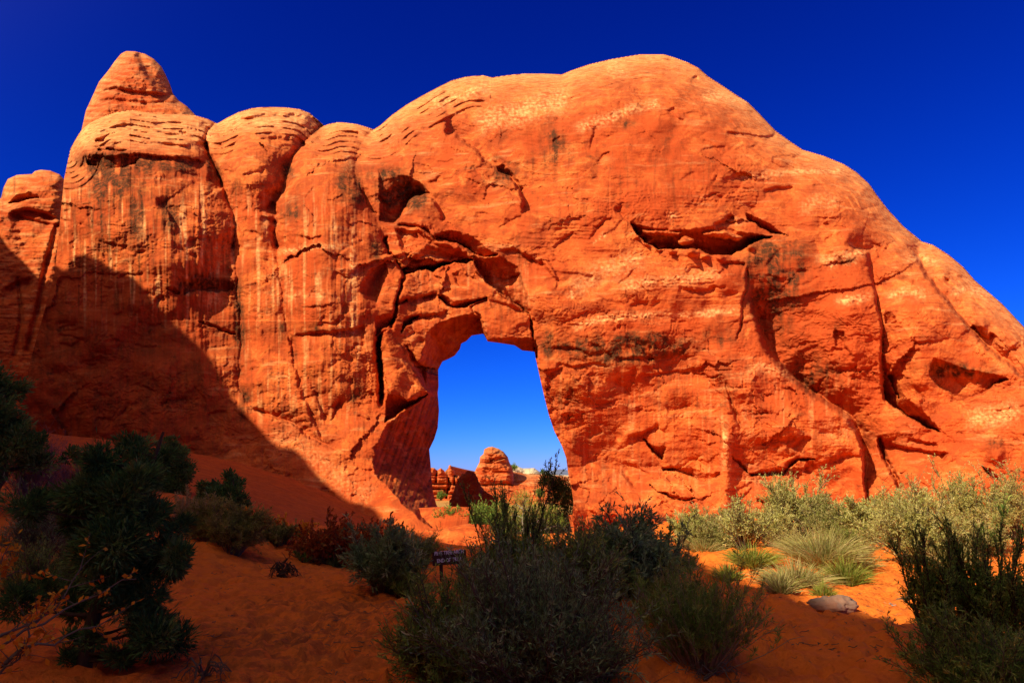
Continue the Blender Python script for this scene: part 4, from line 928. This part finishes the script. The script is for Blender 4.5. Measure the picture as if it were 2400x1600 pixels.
def tree(name, label, base, clumps, seed, trunk_r=.06, leaf='juniper', bark='dark', dens=900, L=.05, W=.016, trunk=None, up=.35, twn=14, group=None, cat='tree'):
    """clumps: (x,y,z,r) relative to the base; tapered trunk, limbs to each clump, sprays through each clump's volume"""
    rng = np.random.RandomState(seed); root = thing(name, label, cat, base, group)
    C = np.array(clumps, float)
    top = C[:, 2].max()
    tp = np.array(trunk if trunk is not None else [(0, 0, -.15), (.02, 0, top * .3), (-.02, .02, top * .6), (0, 0, top * .92)], float)
    tt = np.linspace(0, 1, 12); seg = np.linspace(0, 1, len(tp))
    TP = np.stack([np.interp(tt, seg, tp[:, i]) for i in range(3)], -1) + np.concatenate([np.zeros((1, 3)), rng.normal(size=(11, 3)) * trunk_r * .25])
    limbs = []
    for (x, y, z, r) in C:
        zi = np.clip((z - .25 * np.hypot(x, y) * 1.0), TP[1, 2], TP[-2, 2]); j = np.interp(zi, TP[:, 2], np.arange(12)); j0 = int(j)
        a = TP[j0] + (TP[min(j0 + 1, 11)] - TP[j0]) * (j - j0); e = np.array([x, y, z])
        s = np.linspace(0, 1, 6)[:, None]
        m = (a + e) / 2 + np.array([0, 0, -.10]) * np.linalg.norm(e - a) + rng.normal(size=3) * .05 * np.linalg.norm(e - a)
        limbs.append(a * (1 - s) ** 2 + m * 2 * s * (1 - s) + e * s ** 2)
    LB = np.array(limbs)
    vt = tubes(TP[None], (trunk_r * np.linspace(1.15, .18, 12))[None] * rng.uniform(.9, 1.15, (1, 12)), 8)
    vl = tubes(LB, trunk_r * .34 * np.linspace(1, .25, 6)[None] * np.clip(C[:, 3:4] / C[:, 3].mean(), .6, 1.5), 5)
    TW = twigs(LB, twn * len(C), .45, 1.0, float(C[:, 3].mean()) * .8, rng, .8, .15)
    v2 = tubes(TW, trunk_r * .08 * np.linspace(1, .4, 4)[None].repeat(len(TW), 0), 3)
    v, f = collect([vt, vl, v2]); mk_obj('trunk', v, f, BARK[bark], root)
    vs, fs, cs = [], [], []; o = 0
    for ci, (x, y, z, r) in enumerate(C):
        # small tufts spread through the clump, each of many sprays, so gaps remain between them
        nt_ = max(int(16 * (r / C[:, 3].mean()) ** 1.6), 6)
        d = unit(rng.normal(size=(nt_, 3))); tr = r * rng.uniform(.35, 1.35, (nt_, 1)) * np.array([1, 1, .8])
        tc = np.array([x, y, z]) + d * tr
        m = max(int(dens * (r / C[:, 3].mean()) ** 2), 60)
        k = rng.randint(0, nt_, m); off = rng.normal(size=(m, 3)) * r * .27
        p = tc[k] + off
        dr = unit(unit(off) * .7 + d[k] * .6 + np.array([0, 0, up]) + rng.normal(size=(m, 3)) * .35)
        v, f = blades(p, dr, L * rng.uniform(.6, 1.5, m), W * rng.uniform(.7, 1.3, m), rng, .1)
        vs.append(v); fs.append(f + o); o += len(v); tcv = np.clip(rng.normal(.45, .2, nt_), 0, 1)
        cs.append(np.repeat(np.clip(tcv[k] + rng.normal(0, .12, m), 0, 1), 4))
    mk_obj('crown', np.concatenate(vs), np.concatenate(fs), LEAF[leaf], root, {'rnd': np.concatenate(cs)})
    return root
def px_clumps(base_uv, Y, pts, seed, depth=.5):
    """pixel discs (u, v, r) traced on the crown -> clumps in metres about the trunk base, spread in depth"""
    rng = np.random.RandomState(seed); b = gpt(base_uv[0], base_uv[1], Y) if Y > 23 else ghit(*base_uv); Y = float(b[1]); out = []
    R_ = max(p[2] for p in pts) / FPX * Y
    for (u, v, r) in pts:
        q = unproj(u, v, Y) - b; rr = r / FPX * Y
        out.append((q[0], rng.uniform(-1, 1) * depth, q[2], rr))
    return b, out

# ------------------------------------------------------------------ trees
JUN = [(305,1052,26),(350,1075,26),(270,1080,30),(320,1110,38),(215,1105,22),(180,1090,18),(370,1120,24),(260,1140,36),(345,1165,36),(200,1165,36),(140,1180,26),(115,1165,14),(290,1200,44),(380,1205,30),(220,1230,40),
       (160,1225,26),(340,1255,44),(410,1240,22),(270,1290,42),(400,1290,28),(445,1300,22),(200,1290,30),(350,1330,36),(310,1350,30),(395,1335,20),(250,1350,30),(370,1380,26),(330,1400,24),(60,1400,28),(110,1415,26),(25,1395,22),
       (150,1430,22),(270,1420,26),(300,1455,26),(360,1460,30),(410,1470,26),(395,1505,26),(340,1500,24),(300,1530,20),(430,1480,14),(180,1500,14),(165,1545,16),(250,1480,16)]
b, c = px_clumps((197, 1566), 5.9, JUN, 3, .42)
tree('juniper_tree', 'big bushy dark green juniper with low spreading boughs on the shaded sand, lower left', b, c, 31, .055, dens=1250, L=.055, W=.0105, twn=16,
     trunk=[(0, 0, -.1), (.02, 0, .35), (.12, 0, .8), (.30, 0, 1.3), (.42, 0, 1.8)])
b, c = px_clumps((410, 1172), 24, [(408,1035,13),(400,1060,18),(420,1065,16),(390,1085,20),(428,1095,20),(405,1110,24),(380,1120,18),(440,1112,14),(425,1130,20),(395,1145,20),(452,1108,8),(410,1155,18)], 5, .5)
tree('juniper_tree', 'upright dark juniper standing on the bank behind the big juniper', b, c, 32, .06, dens=700, L=.10, W=.04)
b, c = px_clumps((483, 1195), 20, [(485,1135,9),(480,1150,13),(490,1165,15),(473,1170,14),(483,1182,15),(465,1180,10)], 7, .35)
tree('juniper_tree', 'small rounded conical juniper left of a taller conical one on the bank', b, c, 33, .04, dens=600, L=.085, W=.035)
b, c = px_clumps((540, 1222), 19.5, [(527,1112,9),(525,1128,13),(540,1140,16),(515,1145,14),(550,1160,17),(525,1165,20),(560,1175,15),(510,1175,13),(545,1190,20),(525,1200,16),(570,1190,10)], 8, .4)
tree('juniper_tree', 'dense conical green juniper with orange leaves at its foot on the bank', b, c, 34, .05, dens=700, L=.085, W=.035)
b, c = px_clumps((-15, 1190), 17, [(10,880,22),(-20,900,40),(25,915,26),(5,950,40),(50,975,26),(70,1000,26),(-30,990,50),(30,1010,36),(95,1040,24),(120,1035,18),(60,1050,34),(-10,1060,46),(110,1065,20),(30,1090,34),(70,1085,26)], 9, .8)
tree('juniper_tree', 'tall dark juniper half cut off by the left edge below the cliff', b, c, 35, .12, dens=900, L=.10, W=.035)
b, c = px_clumps((1228, 1300), 30, [(1210,1180,22),(1230,1172,20),(1248,1190,20),(1205,1205,22),(1262,1200,16),(1235,1215,22),(1275,1215,16),(1292,1212,20),(1305,1228,16),(1190,1235,18),(1215,1245,22),(1255,1240,18),(1170,1240,18),(1165,1265,20),(1195,1275,20),(1240,1275,20),(1215,1300,20),(1270,1260,14)], 10, .8)
tree('pinyon_pine', 'sunlit bright yellow-green pinyon pine in the foot of the arch', b, c, 36, .08, 'pine', 'pale', dens=420, L=.14, W=.014, up=.5, group=None)
b, c = px_clumps((1278, 1245), 60, [(1270,1125,9),(1285,1122,12),(1302,1128,14),(1320,1135,14),(1290,1142,16),(1312,1152,18),(1330,1150,14),(1335,1175,16),(1315,1178,18),(1295,1168,12),(1330,1200,18),(1300,1210,14),(1275,1200,8),(1310,1230,18),(1335,1225,14)], 11, 1.2)
tree('juniper_tree', 'black silhouetted gnarled juniper against the right jamb of the arch', b, c, 37, .16, dens=500, L=.22, W=.07, trunk=[(0, 0, -.3), (-.3, 0, .8), (.4, 0, 2.0), (1.1, 0, 3.2), (1.5, 0, 4.2)])
b, c = px_clumps((1272, 1109), 236, [(1272,1101,2.0),(1271,1104,3.0),(1274,1107,3.2),(1270,1108,3.0)], 12, .6)
b = unproj(1272, 1110, 236)
tree('pinyon_pine', 'tiny dark conical pine on the crest of the far pale slickrock', b, [(0, 0, 1.3, .35), (0, 0, .9, .5), (.2, 0, .5, .6), (-.2, 0, .4, .6)], 38, .1, dens=60, L=.35, W=.2)

# ------------------------------------------------------------------ shaded shrubs
def S(name, label, u, v, Y, wpx, hpx, style, seed, **kw):
    if kw.pop('far', False): p = gpt(u, v, Y)
    else: p = ghit(u, v); Y = float(p[1])
    kw.setdefault('cat', 'shrub'); cat = kw.pop('cat')
    H = max((unproj(u, v - hpx, Y)[2] - p[2]) / 1.13, .15)
    return shrub(name, label, cat, p, wpx / FPX * Y, H, style, seed, **kw)
S('desert_shrub', 'bare purple-grey twiggy shrub on the slope under the tall left-edge juniper', 70, 1180, 15, 190, 150, 'twiggy', 41)
S('desert_shrub', 'reddish twiggy shrub between the left-edge juniper and the big juniper', 165, 1175, 16.5, 150, 110, 'twiggy', 42, leaf='rust', bark='purple')
S('desert_shrub', 'grey dry shrub with pale wispy stems just left of the big juniper', 90, 1330, 10.5, 220, 180, 'twiggy', 43, leaf='greygreen', bark='grey', lf=9000, L=.07)
S('desert_shrub', 'dark low shrub behind the lower left boughs of the big juniper', 95, 1400, 7.8, 230, 120, 'rabbit', 44)
S('desert_shrub', 'tan wispy shrub on the crest of the bank below the upright juniper', 440, 1225, 17, 110, 75, 'stalk', 45, leaf='grass')
S('desert_shrub', 'olive shrub sprawling on the sand bank right of the big juniper', 545, 1295, 14, 190, 110, 'feather', 46, leaf='olive')
S('desert_shrub', 'brownish shrub at the left end of the bank growth', 490, 1270, 15, 130, 90, 'feather', 47, leaf='olive', bark='tan')
S('oak_shrub', 'small patch of orange leaves under the conical junipers', 548, 1232, 18.5, 90, 42, 'oak', 48, leaf='orange', k=.5)
S('oak_shrub', 'rust red oak thicket in the shade at the foot of the pier', 775, 1325, 22, 230, 112, 'oak', 49, k=2.0)
S('oak_shrub', 'orange-brown oak thicket right beside the lit foot of the pier', 880, 1330, 20, 130, 115, 'oak', 50, k=1.3)
S('oak_shrub', 'thin orange oak sprout left of the rust red thicket', 665, 1272, 22, 120, 62, 'oak', 51, k=.8, leaf='orange')
S('desert_shrub', 'green weedy shrub left of the rust red thicket', 650, 1275, 20, 90, 50, 'feather', 52, leaf='olive', k=.5)
S('desert_shrub', 'small green tuft on the sand above the dead root', 712, 1318, 15, 46, 30, 'sprig', 53, k=.35)
S('desert_shrub', 'dark little shrub below the rust red thicket', 790, 1330, 14.5, 70, 42, 'rabbit', 54, k=.4)
S('desert_shrub', 'grey arching sagebrush with drooping plumes left of the trail sign', 900, 1385, 10.8, 210, 145, 'feather', 55, leaf='greygreen', k=1.1)
S('desert_shrub', 'green shrub in front of the grey arching sagebrush', 955, 1402, 10.2, 110, 80, 'stalk', 56, leaf='rabbit', bark='dark', k=1.0)
S('desert_shrub', 'brown-green shrub behind the trail sign on the lit rock foot', 985, 1320, 18, 110, 75, 'rabbit', 57)
S('desert_shrub', 'dark sprig with a bright top above the grey sagebrush', 945, 1275, 24, 50, 50, 'sprig', 58, far=True, k=.5, leaf='pine')
S('desert_shrub', 'huge dark green rabbitbrush filling the lower middle of the view', 1250, 1630, 5.4, 440, 335, 'rabbit', 59, k=2.2, minz=.10, D=1.3, L=.045, W=.0085, leaf='greygreen')
S('desert_shrub', 'wide olive rabbitbrush spreading left from the huge one over the sand', 1050, 1615, 5.4, 330, 240, 'rabbit', 159, k=1.6, minz=.10, D=1.2, L=.045, W=.0085)
S('desert_shrub', 'dark leafy shrub directly behind the huge rabbitbrush', 1215, 1470, 8.4, 200, 235, 'rabbit', 60, k=1.4, minz=.3)
S('desert_shrub', 'sparse shrub with tall upright dark sprigs rising in the middle of the arch', 1205, 1440, 9, 220, 345, 'sprig', 160, k=1.0, n=20, tw=620, lf=9000, minz=.75, spread=.3)
S('desert_shrub', 'low dark rabbitbrush just right of the trail sign', 1135, 1450, 7.6, 120, 165, 'rabbit', 61, k=.9)
S('desert_shrub', 'dark green rabbitbrush right of the sprigged shrub', 1350, 1450, 8.2, 230, 225, 'rabbit', 62, k=1.4)
S('desert_shrub', 'dark feathery shrub with drooping right-hand plumes', 1480, 1400, 9.6, 270, 190, 'feather', 63, leaf='greygreen', k=1.6, bark='dark')
S('desert_shrub', 'dark shrub with twiggy top against the sunlit pier', 1530, 1370, 11, 180, 150, 'sprig', 64, k=1.1)
S('desert_shrub', 'dark spiky shrub at the left foot of the right pier', 1400, 1330, 14, 150, 115, 'sprig', 65, k=1.0)
S('desert_shrub', 'shaded rabbitbrush with yellow seed tops in the lower right middle', 1640, 1560, 6.3, 330, 235, 'stalk', 66, k=1.9, leaf='rabbit', W=.006)
S('desert_shrub', 'shaded olive stalks between the drooping shrub and the yellow-topped rabbitbrush', 1560, 1450, 7.8, 190, 110, 'stalk', 67, leaf='olive')
S('desert_shrub', 'low dark shrub under the right side of the huge rabbitbrush', 1400, 1590, 5.6, 130, 110, 'rabbit', 68, k=.6)
S('desert_shrub', 'tall dark backlit shrub at the right edge with upright plumes', 2330, 1560, 5.2, 330, 340, 'sprig', 69, k=2.4, minz=.35, lean=(0, 0), bark='dark')
S('desert_shrub', 'shaded spreading shrub in the lower right corner', 2330, 1660, 4.4, 420, 190, 'rabbit', 70, k=1.6)
S('desert_shrub', 'dark plumed branch growth left of the right-edge shrub', 2215, 1560, 5.8, 190, 300, 'sprig', 71, k=1.0, minz=.5)
S('desert_shrub', 'black shrub beside the shaded boulder beyond the arch', 1062, 1262, 40, 90, 75, 'rabbit', 72, far=True, L=.12, W=.04, lf=9000, k=1.0)
S('desert_shrub', 'black shrub right of the shaded boulder beyond the arch', 1150, 1262, 42, 120, 95, 'rabbit', 73, far=True, L=.12, W=.04, lf=9000, k=1.0)
S('desert_shrub', 'thin dark sprig growing in front of the right half of the trail sign', 1084, 1420, 9.0, 44, 140, 'sprig', 161, k=.5, n=8, tw=150, lf=2200)
# ------------------------------------------------------------------ sunlit shrubs
G1_ = 'sunlit sagebrush along the foot of the right wall'
S('sagebrush', 'pale sagebrush just right of the dark shaded shrubs', 1625, 1285, 20.5, 130, 90, 'sage', 81, group=G1_)
S('sagebrush', 'yellowish sage at the wall foot behind the pale sagebrush', 1690, 1262, 24, 110, 72, 'feather', 82, group=G1_, leaf='grass')
S('sagebrush', 'sage with bare brown stems on its left flank, second from the shade', 1745, 1288, 19, 120, 112, 'sage', 83, group=G1_, lf=6500)
S('sagebrush', 'tallest sage topped by dead grey twigs below the pier crack', 1868, 1262, 21.5, 190, 138, 'sage', 84, group=G1_, k=1.5)
S('sagebrush', 'blue-grey round sage behind the sand mound', 2035, 1272, 20, 135, 100, 'sage', 85, group=G1_, k=1.2)
S('sagebrush', 'large sage with curling plumes over a shadowed brown base', 2150, 1318, 14.2, 200, 165, 'feather', 86, group=G1_, k=1.5)
S('sagebrush', 'tall sage with a pale trunk behind the right-edge shrub', 2265, 1258, 18, 160, 165, 'sage', 87, group=G1_, k=1.3)
S('sagebrush', 'sage at the right edge standing against the red wall', 2370, 1262, 17.5, 150, 150, 'feather', 88, group=G1_, k=1.3)
S('desert_shrub', 'small bright green shrub between two sages at the wall foot', 1800, 1240, 24, 70, 40, 'sage', 89, leaf='olive', k=.6)
S('desert_shrub', 'dead grey twigs sticking up above the tallest sage', 1858, 1250, 23.5, 110, 145, 'twiggy', 90, leaf='twiggy', bark='grey', tw=200, lf=120, n=14, minz=.5)
S('desert_shrub', 'yellow-green low growth behind the grass mound', 1990, 1300, 18.5, 110, 62, 'feather', 91, leaf='olive', k=.7)
S('sagebrush', 'low straw-coloured sage between the two sages nearest the shade', 1690, 1290, 18, 110, 70, 'feather', 92, group=G1_, leaf='grass')
S('sagebrush', 'yellow-tinged sage at the left foot of the tallest sage', 1815, 1282, 19, 120, 85, 'feather', 93, group=G1_)
S('sagebrush', 'straggly sage filling the gap between the tallest and the blue-grey round sage', 1955, 1275, 20, 130, 100, 'feather', 94, group=G1_, leaf='grass')
S('sagebrush', 'pale sage hugging the wall behind the large curling sage', 2100, 1262, 22, 130, 105, 'sage', 95, group=G1_)
S('sagebrush', 'low sage at the front foot of the sage with a pale trunk', 2290, 1300, 15, 130, 80, 'feather', 96, group=G1_, leaf='grass')
def Gs(label, u, v, Y, wpx, hpx, seed, **kw):
    p = ghit(u, v); Y = float(p[1]); return grass('grass_clump', label, p, wpx / FPX * Y, max(unproj(u, v - hpx, Y)[2] - p[2], .12), seed, **kw)
gg = 'sunlit grass clumps on the sand mound'
Gs('bright green grass fan on the left of the sand mound', 1765, 1325, 15.5, 130, 75, 101, leaf='greengrass', group=gg, n=800)
Gs('large tan bunchgrass crowning the sand mound', 1930, 1325, 15.8, 200, 120, 102, group=gg, n=1700)
Gs('green-based bunchgrass on the right slope of the mound', 1985, 1372, 13, 110, 100, 103, leaf='greengrass', group=gg, n=900)
Gs('tan grass clump drooping down the front of the mound', 1865, 1380, 12.4, 170, 95, 104, group=gg, n=1300)
Gs('little green grass tuft just above the boulder', 1932, 1402, 11, 60, 62, 105, leaf='greengrass', group=gg, n=450)
Gs('thin straw stems at the top of the sand mound', 1860, 1290, 17.5, 130, 85, 106, group=gg, n=350)
Gs('grass clump half in shadow on the mound front', 1830, 1390, 11.6, 90, 85, 107, group=gg, n=600)
Gs('dark grass tuft at the shadow edge left of the mound', 1705, 1360, 12.8, 80, 66, 108, leaf='greengrass', n=500)
Gs('small grass tuft on the open sand right of the mound', 2010, 1290, 17.5, 60, 32, 109, leaf='greengrass', n=250)
Gs('shaded tall grass by the drooping shrub', 1500, 1385, 9.2, 130, 105, 110, leaf='grass', n=700)
Gs('yellow straw between the large curling sage and the right-edge shrub', 2235, 1330, 13, 120, 95, 111, leaf='grass', n=700)
Gs('straw tussock between the sand mound and the blue-grey round sage', 1975, 1300, 17, 120, 90, 113, leaf='grass', n=800, group=gg)
Gs('fine straw spilling right of the large tan bunchgrass', 2005, 1335, 15, 110, 80, 114, leaf='grass', n=700, group=gg)
Gs('dry straw at the foot of the pale sagebrush', 1650, 1290, 19, 120, 60, 112, leaf='grass', n=500)
for i, (u, v, Y, lab) in enumerate([(1034, 1171, 150, 'lone round bush at the foot of the far cliff'), (1264, 1166, 140, 'dark low bush on the far flat by the right jamb'), (1205, 1102, 235, 'first of two dots of scrub on the pale slickrock')]):
    p = unproj(u, v, Y)
    shrub('desert_shrub', lab, 'shrub', p, 16 / FPX * Y, 14 / FPX * Y, 'rabbit', 120 + i, None, k=.3, L=.35, W=.14, lf=3000, tl=.6, r=.03)

# ------------------------------------------------------------------ oak branches with orange leaves, dead wood
def branchy(name, label, cat, base, paths, seed, r0, leafs=0, leaf='orange', bark='grey', tw=60, tl=.2, L=.045, W=.03):
    rng = np.random.RandomState(seed); root = thing(name, label, cat, base); P = []
    for p in paths:
        p = np.array(p, float) - np.asarray(base); s = np.linspace(0, 1, 10); g = np.linspace(0, 1, len(p))
        P.append(np.stack([np.interp(s, g, p[:, i]) for i in range(3)], -1) + rng.normal(size=(10, 3)) * r0 * 1.2)
    P = np.array(P); T = twigs(P, tw, .25, 1, tl, rng, .6, .15, 0, 5)
    v, f = collect([tubes(P, r0 * np.linspace(1, .3, 10)[None].repeat(len(P), 0), 6), tubes(T, r0 * .3 * np.linspace(1, .4, 5)[None].repeat(len(T), 0), 4)])
    mk_obj('branches', v, f, BARK[bark], root)
    if leafs:
        n = leafs; g = rng.randint(0, len(T), n); p, t = along(T, g, .35 + .65 * rng.rand(n))
        v, f = blades(p, t * .3 + rng.normal(size=(n, 3)) * .8 + np.array([0, 0, -.2]), L * rng.uniform(.6, 1.2, n), W * rng.uniform(.7, 1.2, n), rng, .2)
        mk_obj('foliage', v, f, LEAF[leaf], root, {'rnd': np.repeat(rng.rand(n), 4)})
    return root
def pth_(*pts): return [unproj(*p) for p in pts]
branchy('oak_sapling', 'leaning oak branch with sparse orange leaves in front of the big juniper', 'sapling', unproj(-60, 1540, 3.9) * np.array([1, 1, 0]) + np.array([0, 0, float(ground_z(*unproj(-60, 1540, 3.9)[:2]))]),
        [pth_((-90, 1640, 3.9), (-20, 1510, 3.9), (60, 1460, 4.0), (150, 1410, 4.1), (190, 1330, 4.2)), pth_((-60, 1560, 3.9), (20, 1500, 3.9), (120, 1440, 4.0), (230, 1395, 4.2), (320, 1350, 4.3)),
         pth_((-70, 1600, 3.9), (60, 1512, 3.8), (150, 1490, 3.9), (255, 1450, 4.0)), pth_((-60, 1600, 3.9), (40, 1520, 4.0), (100, 1440, 4.1), (140, 1400, 4.1)), pth_((-80, 1640, 3.8), (20, 1560, 3.8), (60, 1530, 3.8))], 131, .010, 260, tw=46, tl=.17, L=.042, W=.026)
branchy('oak_sapling', 'small oak twig with orange leaves at the far left edge', 'sapling', unproj(-60, 1420, 4.6) * np.array([1, 1, 0]) + np.array([0, 0, float(ground_z(*unproj(-60, 1420, 4.6)[:2]))]),
        [pth_((-80, 1600, 4.6), (-40, 1400, 4.6), (5, 1330, 4.6), (25, 1250, 4.6)), pth_((-80, 1600, 4.6), (-30, 1370, 4.6), (60, 1330, 4.7))], 132, .007, 90, tw=16, tl=.14, L=.05, W=.032)
def deadwood(label, u, v, Y, w, h, seed, n=14, bark='grey', r=.018):
    b = ghit(u, v); Y = float(b[1]); rng = np.random.RandomState(seed); W = w / FPX * Y; H = h / FPX * Y; ps = []
    for i in range(n):
        a = rng.uniform(0, 2 * np.pi); q = rng.uniform(.5, 1); x, y = math.cos(a) * W / 2 * q, math.sin(a) * W / 3 * q
        zc = float(ground_z(b[0] + x, b[1] + y))
        ps.append([b + np.array([-x * .2, -y * .2, .0]), b + np.array([x * .4, y * .4, H * rng.uniform(.3, 1.0)]), np.array([b[0] + x * .8, b[1] + y * .8, zc + H * rng.uniform(.1, .7)]), np.array([b[0] + x, b[1] + y, zc + rng.uniform(0, .3) * H])])
    return branchy('dead_root', label, 'dead wood', b, ps, seed, r, 0, bark=bark, tw=n * 5, tl=W * .22)
deadwood('dark dead root tangle lying on the sand in the middle distance', 660, 1352, 12, 76, 40, 141, 14, 'dark', .016)
deadwood('gnarled dead root with thin twigs at the bottom edge', 475, 1600, 5.2, 140, 60, 142, 12, 'grey', .008)
deadwood('bleached crooked dead branch on the sand below the yellow-topped rabbitbrush', 1570, 1525, 6.6, 130, 30, 143, 7, 'pale', .007)
deadwood('bare roots under the yellow-topped rabbitbrush', 1665, 1590, 5.8, 150, 40, 144, 9, 'grey', .007)
deadwood('thin pale stick on the sunlit sand near the boulder', 2090, 1418, 9.4, 80, 4, 145, 2, 'pale', .006)
deadwood('short grey stick on the sunlit sand left of the right-edge shrub', 2140, 1405, 9.8, 90, 8, 146, 4, 'grey', .014)

# ------------------------------------------------------------------ boulders
def boulder(name, label, c, size, seed, mat, sub=5, cat='boulder', rot=0.0):
    bm = bmesh.new(); bmesh.ops.create_icosphere(bm, subdivisions=sub, radius=1.0)
    for v in bm.verts:
        p = v.co.copy(); n = mnoise.fractal(p * 1.1 + Vector((seed, 0, 0)), 1.0, 2.0, 5); q = mnoise.fractal(p * 3.5 + Vector((0, seed, 0)), 1.0, 2.0, 4)
        v.co = p * (1 + .26 * n + .10 * q)
        v.co = Vector((v.co.x * size[0], v.co.y * size[1], v.co.z * size[2]))
        if v.co.z < -size[2] * .6: v.co.z = -size[2] * .6
    for f in bm.faces: f.smooth = True
    me = bpy.data.meshes.new(name); bm.to_mesh(me); bm.free(); me.materials.append(mat)
    o = bpy.data.objects.new(name, me); col.objects.link(o); o.location = c; o.rotation_euler = (0, 0, rot)
    return tag(o, label, cat)
def grey_mat():
    b = NB('weathered_boulder'); c = b.coord(); n = b.noise(c, 5, 6, .65); m = b.noise(c, 1.3, 4)
    x = b.mix(b.ramp(m, [(.4, (0,) * 3), (.6, (1,) * 3)]), (0.16, 0.11, 0.07), (0.34, 0.14, 0.07)); x = b.mix(b.ramp(n, [(.5, (0,) * 3), (.7, (.7,) * 3)]), x, (0.27, 0.20, 0.13))
    b.l(x, b.p.inputs['Base Color']); b.l(b.bump(n, .6, .03), b.p.inputs['Normal']); return b.m
p = ghit(1952, 1428)
boulder('boulder', 'low grey and pink boulder lying half in shadow on the sand', p + np.array([0, 0, .035]), (.25, .17, .11), 11, grey_mat(), rot=-.1)
p = unproj(1596, 577, 46.5)
boulder('boulder', 'small loose orange boulder resting on the lip of the long alcove', p + np.array([0, -1.3, -.1]), (.50, .45, .30), 9, ROCK_FAR, 4)
p = gpt(1085, 1300, 34)
boulder('rock_slab', 'smooth sunlit rock slab sloping down from the foot of the left jamb', p + np.array([-.2, .6, .1]), (2.0, 3.2, .95), 33, ROCK, 5, 'rock slab', .5)
p = unproj(1110, 1225, 64)
boulder('boulder', 'big shaded dome-shaped boulder beyond the foot of the arch', p + np.array([0, 0, -.2]), (2.3, 2.2, 4.2), 21, ROCK_FAR, 5)

# ------------------------------------------------------------------ trail sign
def sign():
    Y = 10.4; c = unproj(1057, 1306, Y); zg = float(ground_z(c[0], c[1]))
    root = thing('trail_sign', 'dark brown trail sign with white routed words half hidden by shrubs', 'sign', (c[0], c[1], zg))
    root.rotation_euler = (0, R(-4), R(10)); w, h = 76 / FPX * Y, 29 / FPX * Y; zc = c[2] - zg
    b = NB('brown_sign_paint'); cc = b.coord(); n = b.noise(cc, 12, 4)
    b.l(b.mix(n, (0.045, 0.022, 0.014), (0.075, 0.035, 0.022)), b.p.inputs['Base Color']); b.p.inputs['Roughness'].default_value = .6
    wm = NB('white_sign_paint'); cw = wm.coord(); wm.l(wm.mix(wm.noise(cw, 40, 4), (0.55, 0.53, 0.50), (0.82, 0.80, 0.76)), wm.p.inputs['Base Color'])
    def box(nm, x0, x1, y0, y1, z0, z1, m, bev):
        bm = bmesh.new(); bmesh.ops.create_cube(bm, size=1)
        for v in bm.verts: v.co = Vector(((x0 + x1) / 2 + v.co.x * (x1 - x0), (y0 + y1) / 2 + v.co.y * (y1 - y0), (z0 + z1) / 2 + v.co.z * (z1 - z0)))
        bmesh.ops.bevel(bm, geom=bm.edges[:], offset=bev, segments=2, affect='EDGES')
        me = bpy.data.meshes.new(nm); bm.to_mesh(me); bm.free(); me.materials.append(m); o = bpy.data.objects.new(nm, me); col.objects.link(o); o.parent = root
    box('board', -w / 2, w / 2, -.015, .015, zc - h / 2, zc + h / 2, b.m, .006)
    box('post', -w * .30, -w * .30 + .05, .017, .067, -.2, zc + h * .35, b.m, .004)
    box('post', w * .24, w * .24 + .05, .017, .067, -.2, zc + h * .35, b.m, .004)
    for body, dz, sx in (('PINE TREE ARCH', .055 * h / .2, 1.0), ('END OF TRAIL', -.28 * h, 0.86)):
        cu = bpy.data.curves.new('lettering', 'FONT'); cu.body = body; cu.size = h * .40; cu.align_x = 'CENTER'; cu.extrude = .002; cu.offset = 0.0012; cu.space_word = 1.3
        t = bpy.data.objects.new('lettering', cu); col.objects.link(t); bpy.context.view_layer.update()
        me = bpy.data.meshes.new_from_object(t.evaluated_get(bpy.context.evaluated_depsgraph_get())); bpy.data.objects.remove(t)
        xs_ = [v.co.x for v in me.vertices]; k = w * .86 * sx / (max(xs_) - min(xs_))
        o = bpy.data.objects.new('lettering', me); me.materials.clear(); me.materials.append(wm.m); col.objects.link(o); o.parent = root
        o.rotation_euler = (R(90), 0, 0); o.scale = (k, 1, 1); o.location = (0, -.018, zc + dz)
sign()

# ------------------------------------------------------------------ twigs and leaf litter strewn over the sand
rng = np.random.RandomState(77); n = 2600
uu = rng.uniform(200, 2350, n); yy = 4.2 * (16 / 4.2) ** rng.rand(n); x = (uu - 1200) / FPX * yy
keepm = fbm(x / 1.6, yy / 1.6, 950, 3) > 0.02; x, yy = x[keepm], yy[keepm]; n = len(x)
a = rng.rand(n) * 2 * np.pi; L = rng.uniform(.02, .11, n); P0 = np.stack([x, yy, ground_z(x, yy) + .012], -1)
dd = np.stack([np.cos(a), np.sin(a), rng.normal(0, .08, n)], -1) * L[:, None]; s_ = np.linspace(0, 1, 4)[None, :, None]
v, f = tubes(P0[:, None] + dd[:, None] * s_ + rng.normal(size=(n, 4, 3)) * .006, np.full((n, 4), .0028) * rng.uniform(.6, 1.6, (n, 1)), 3)
tag(mk_obj('twig_litter', v, f, BARK['grey']), 'scattered dry twigs and stems strewn over the shaded sand', 'twig litter', None, 'stuff')
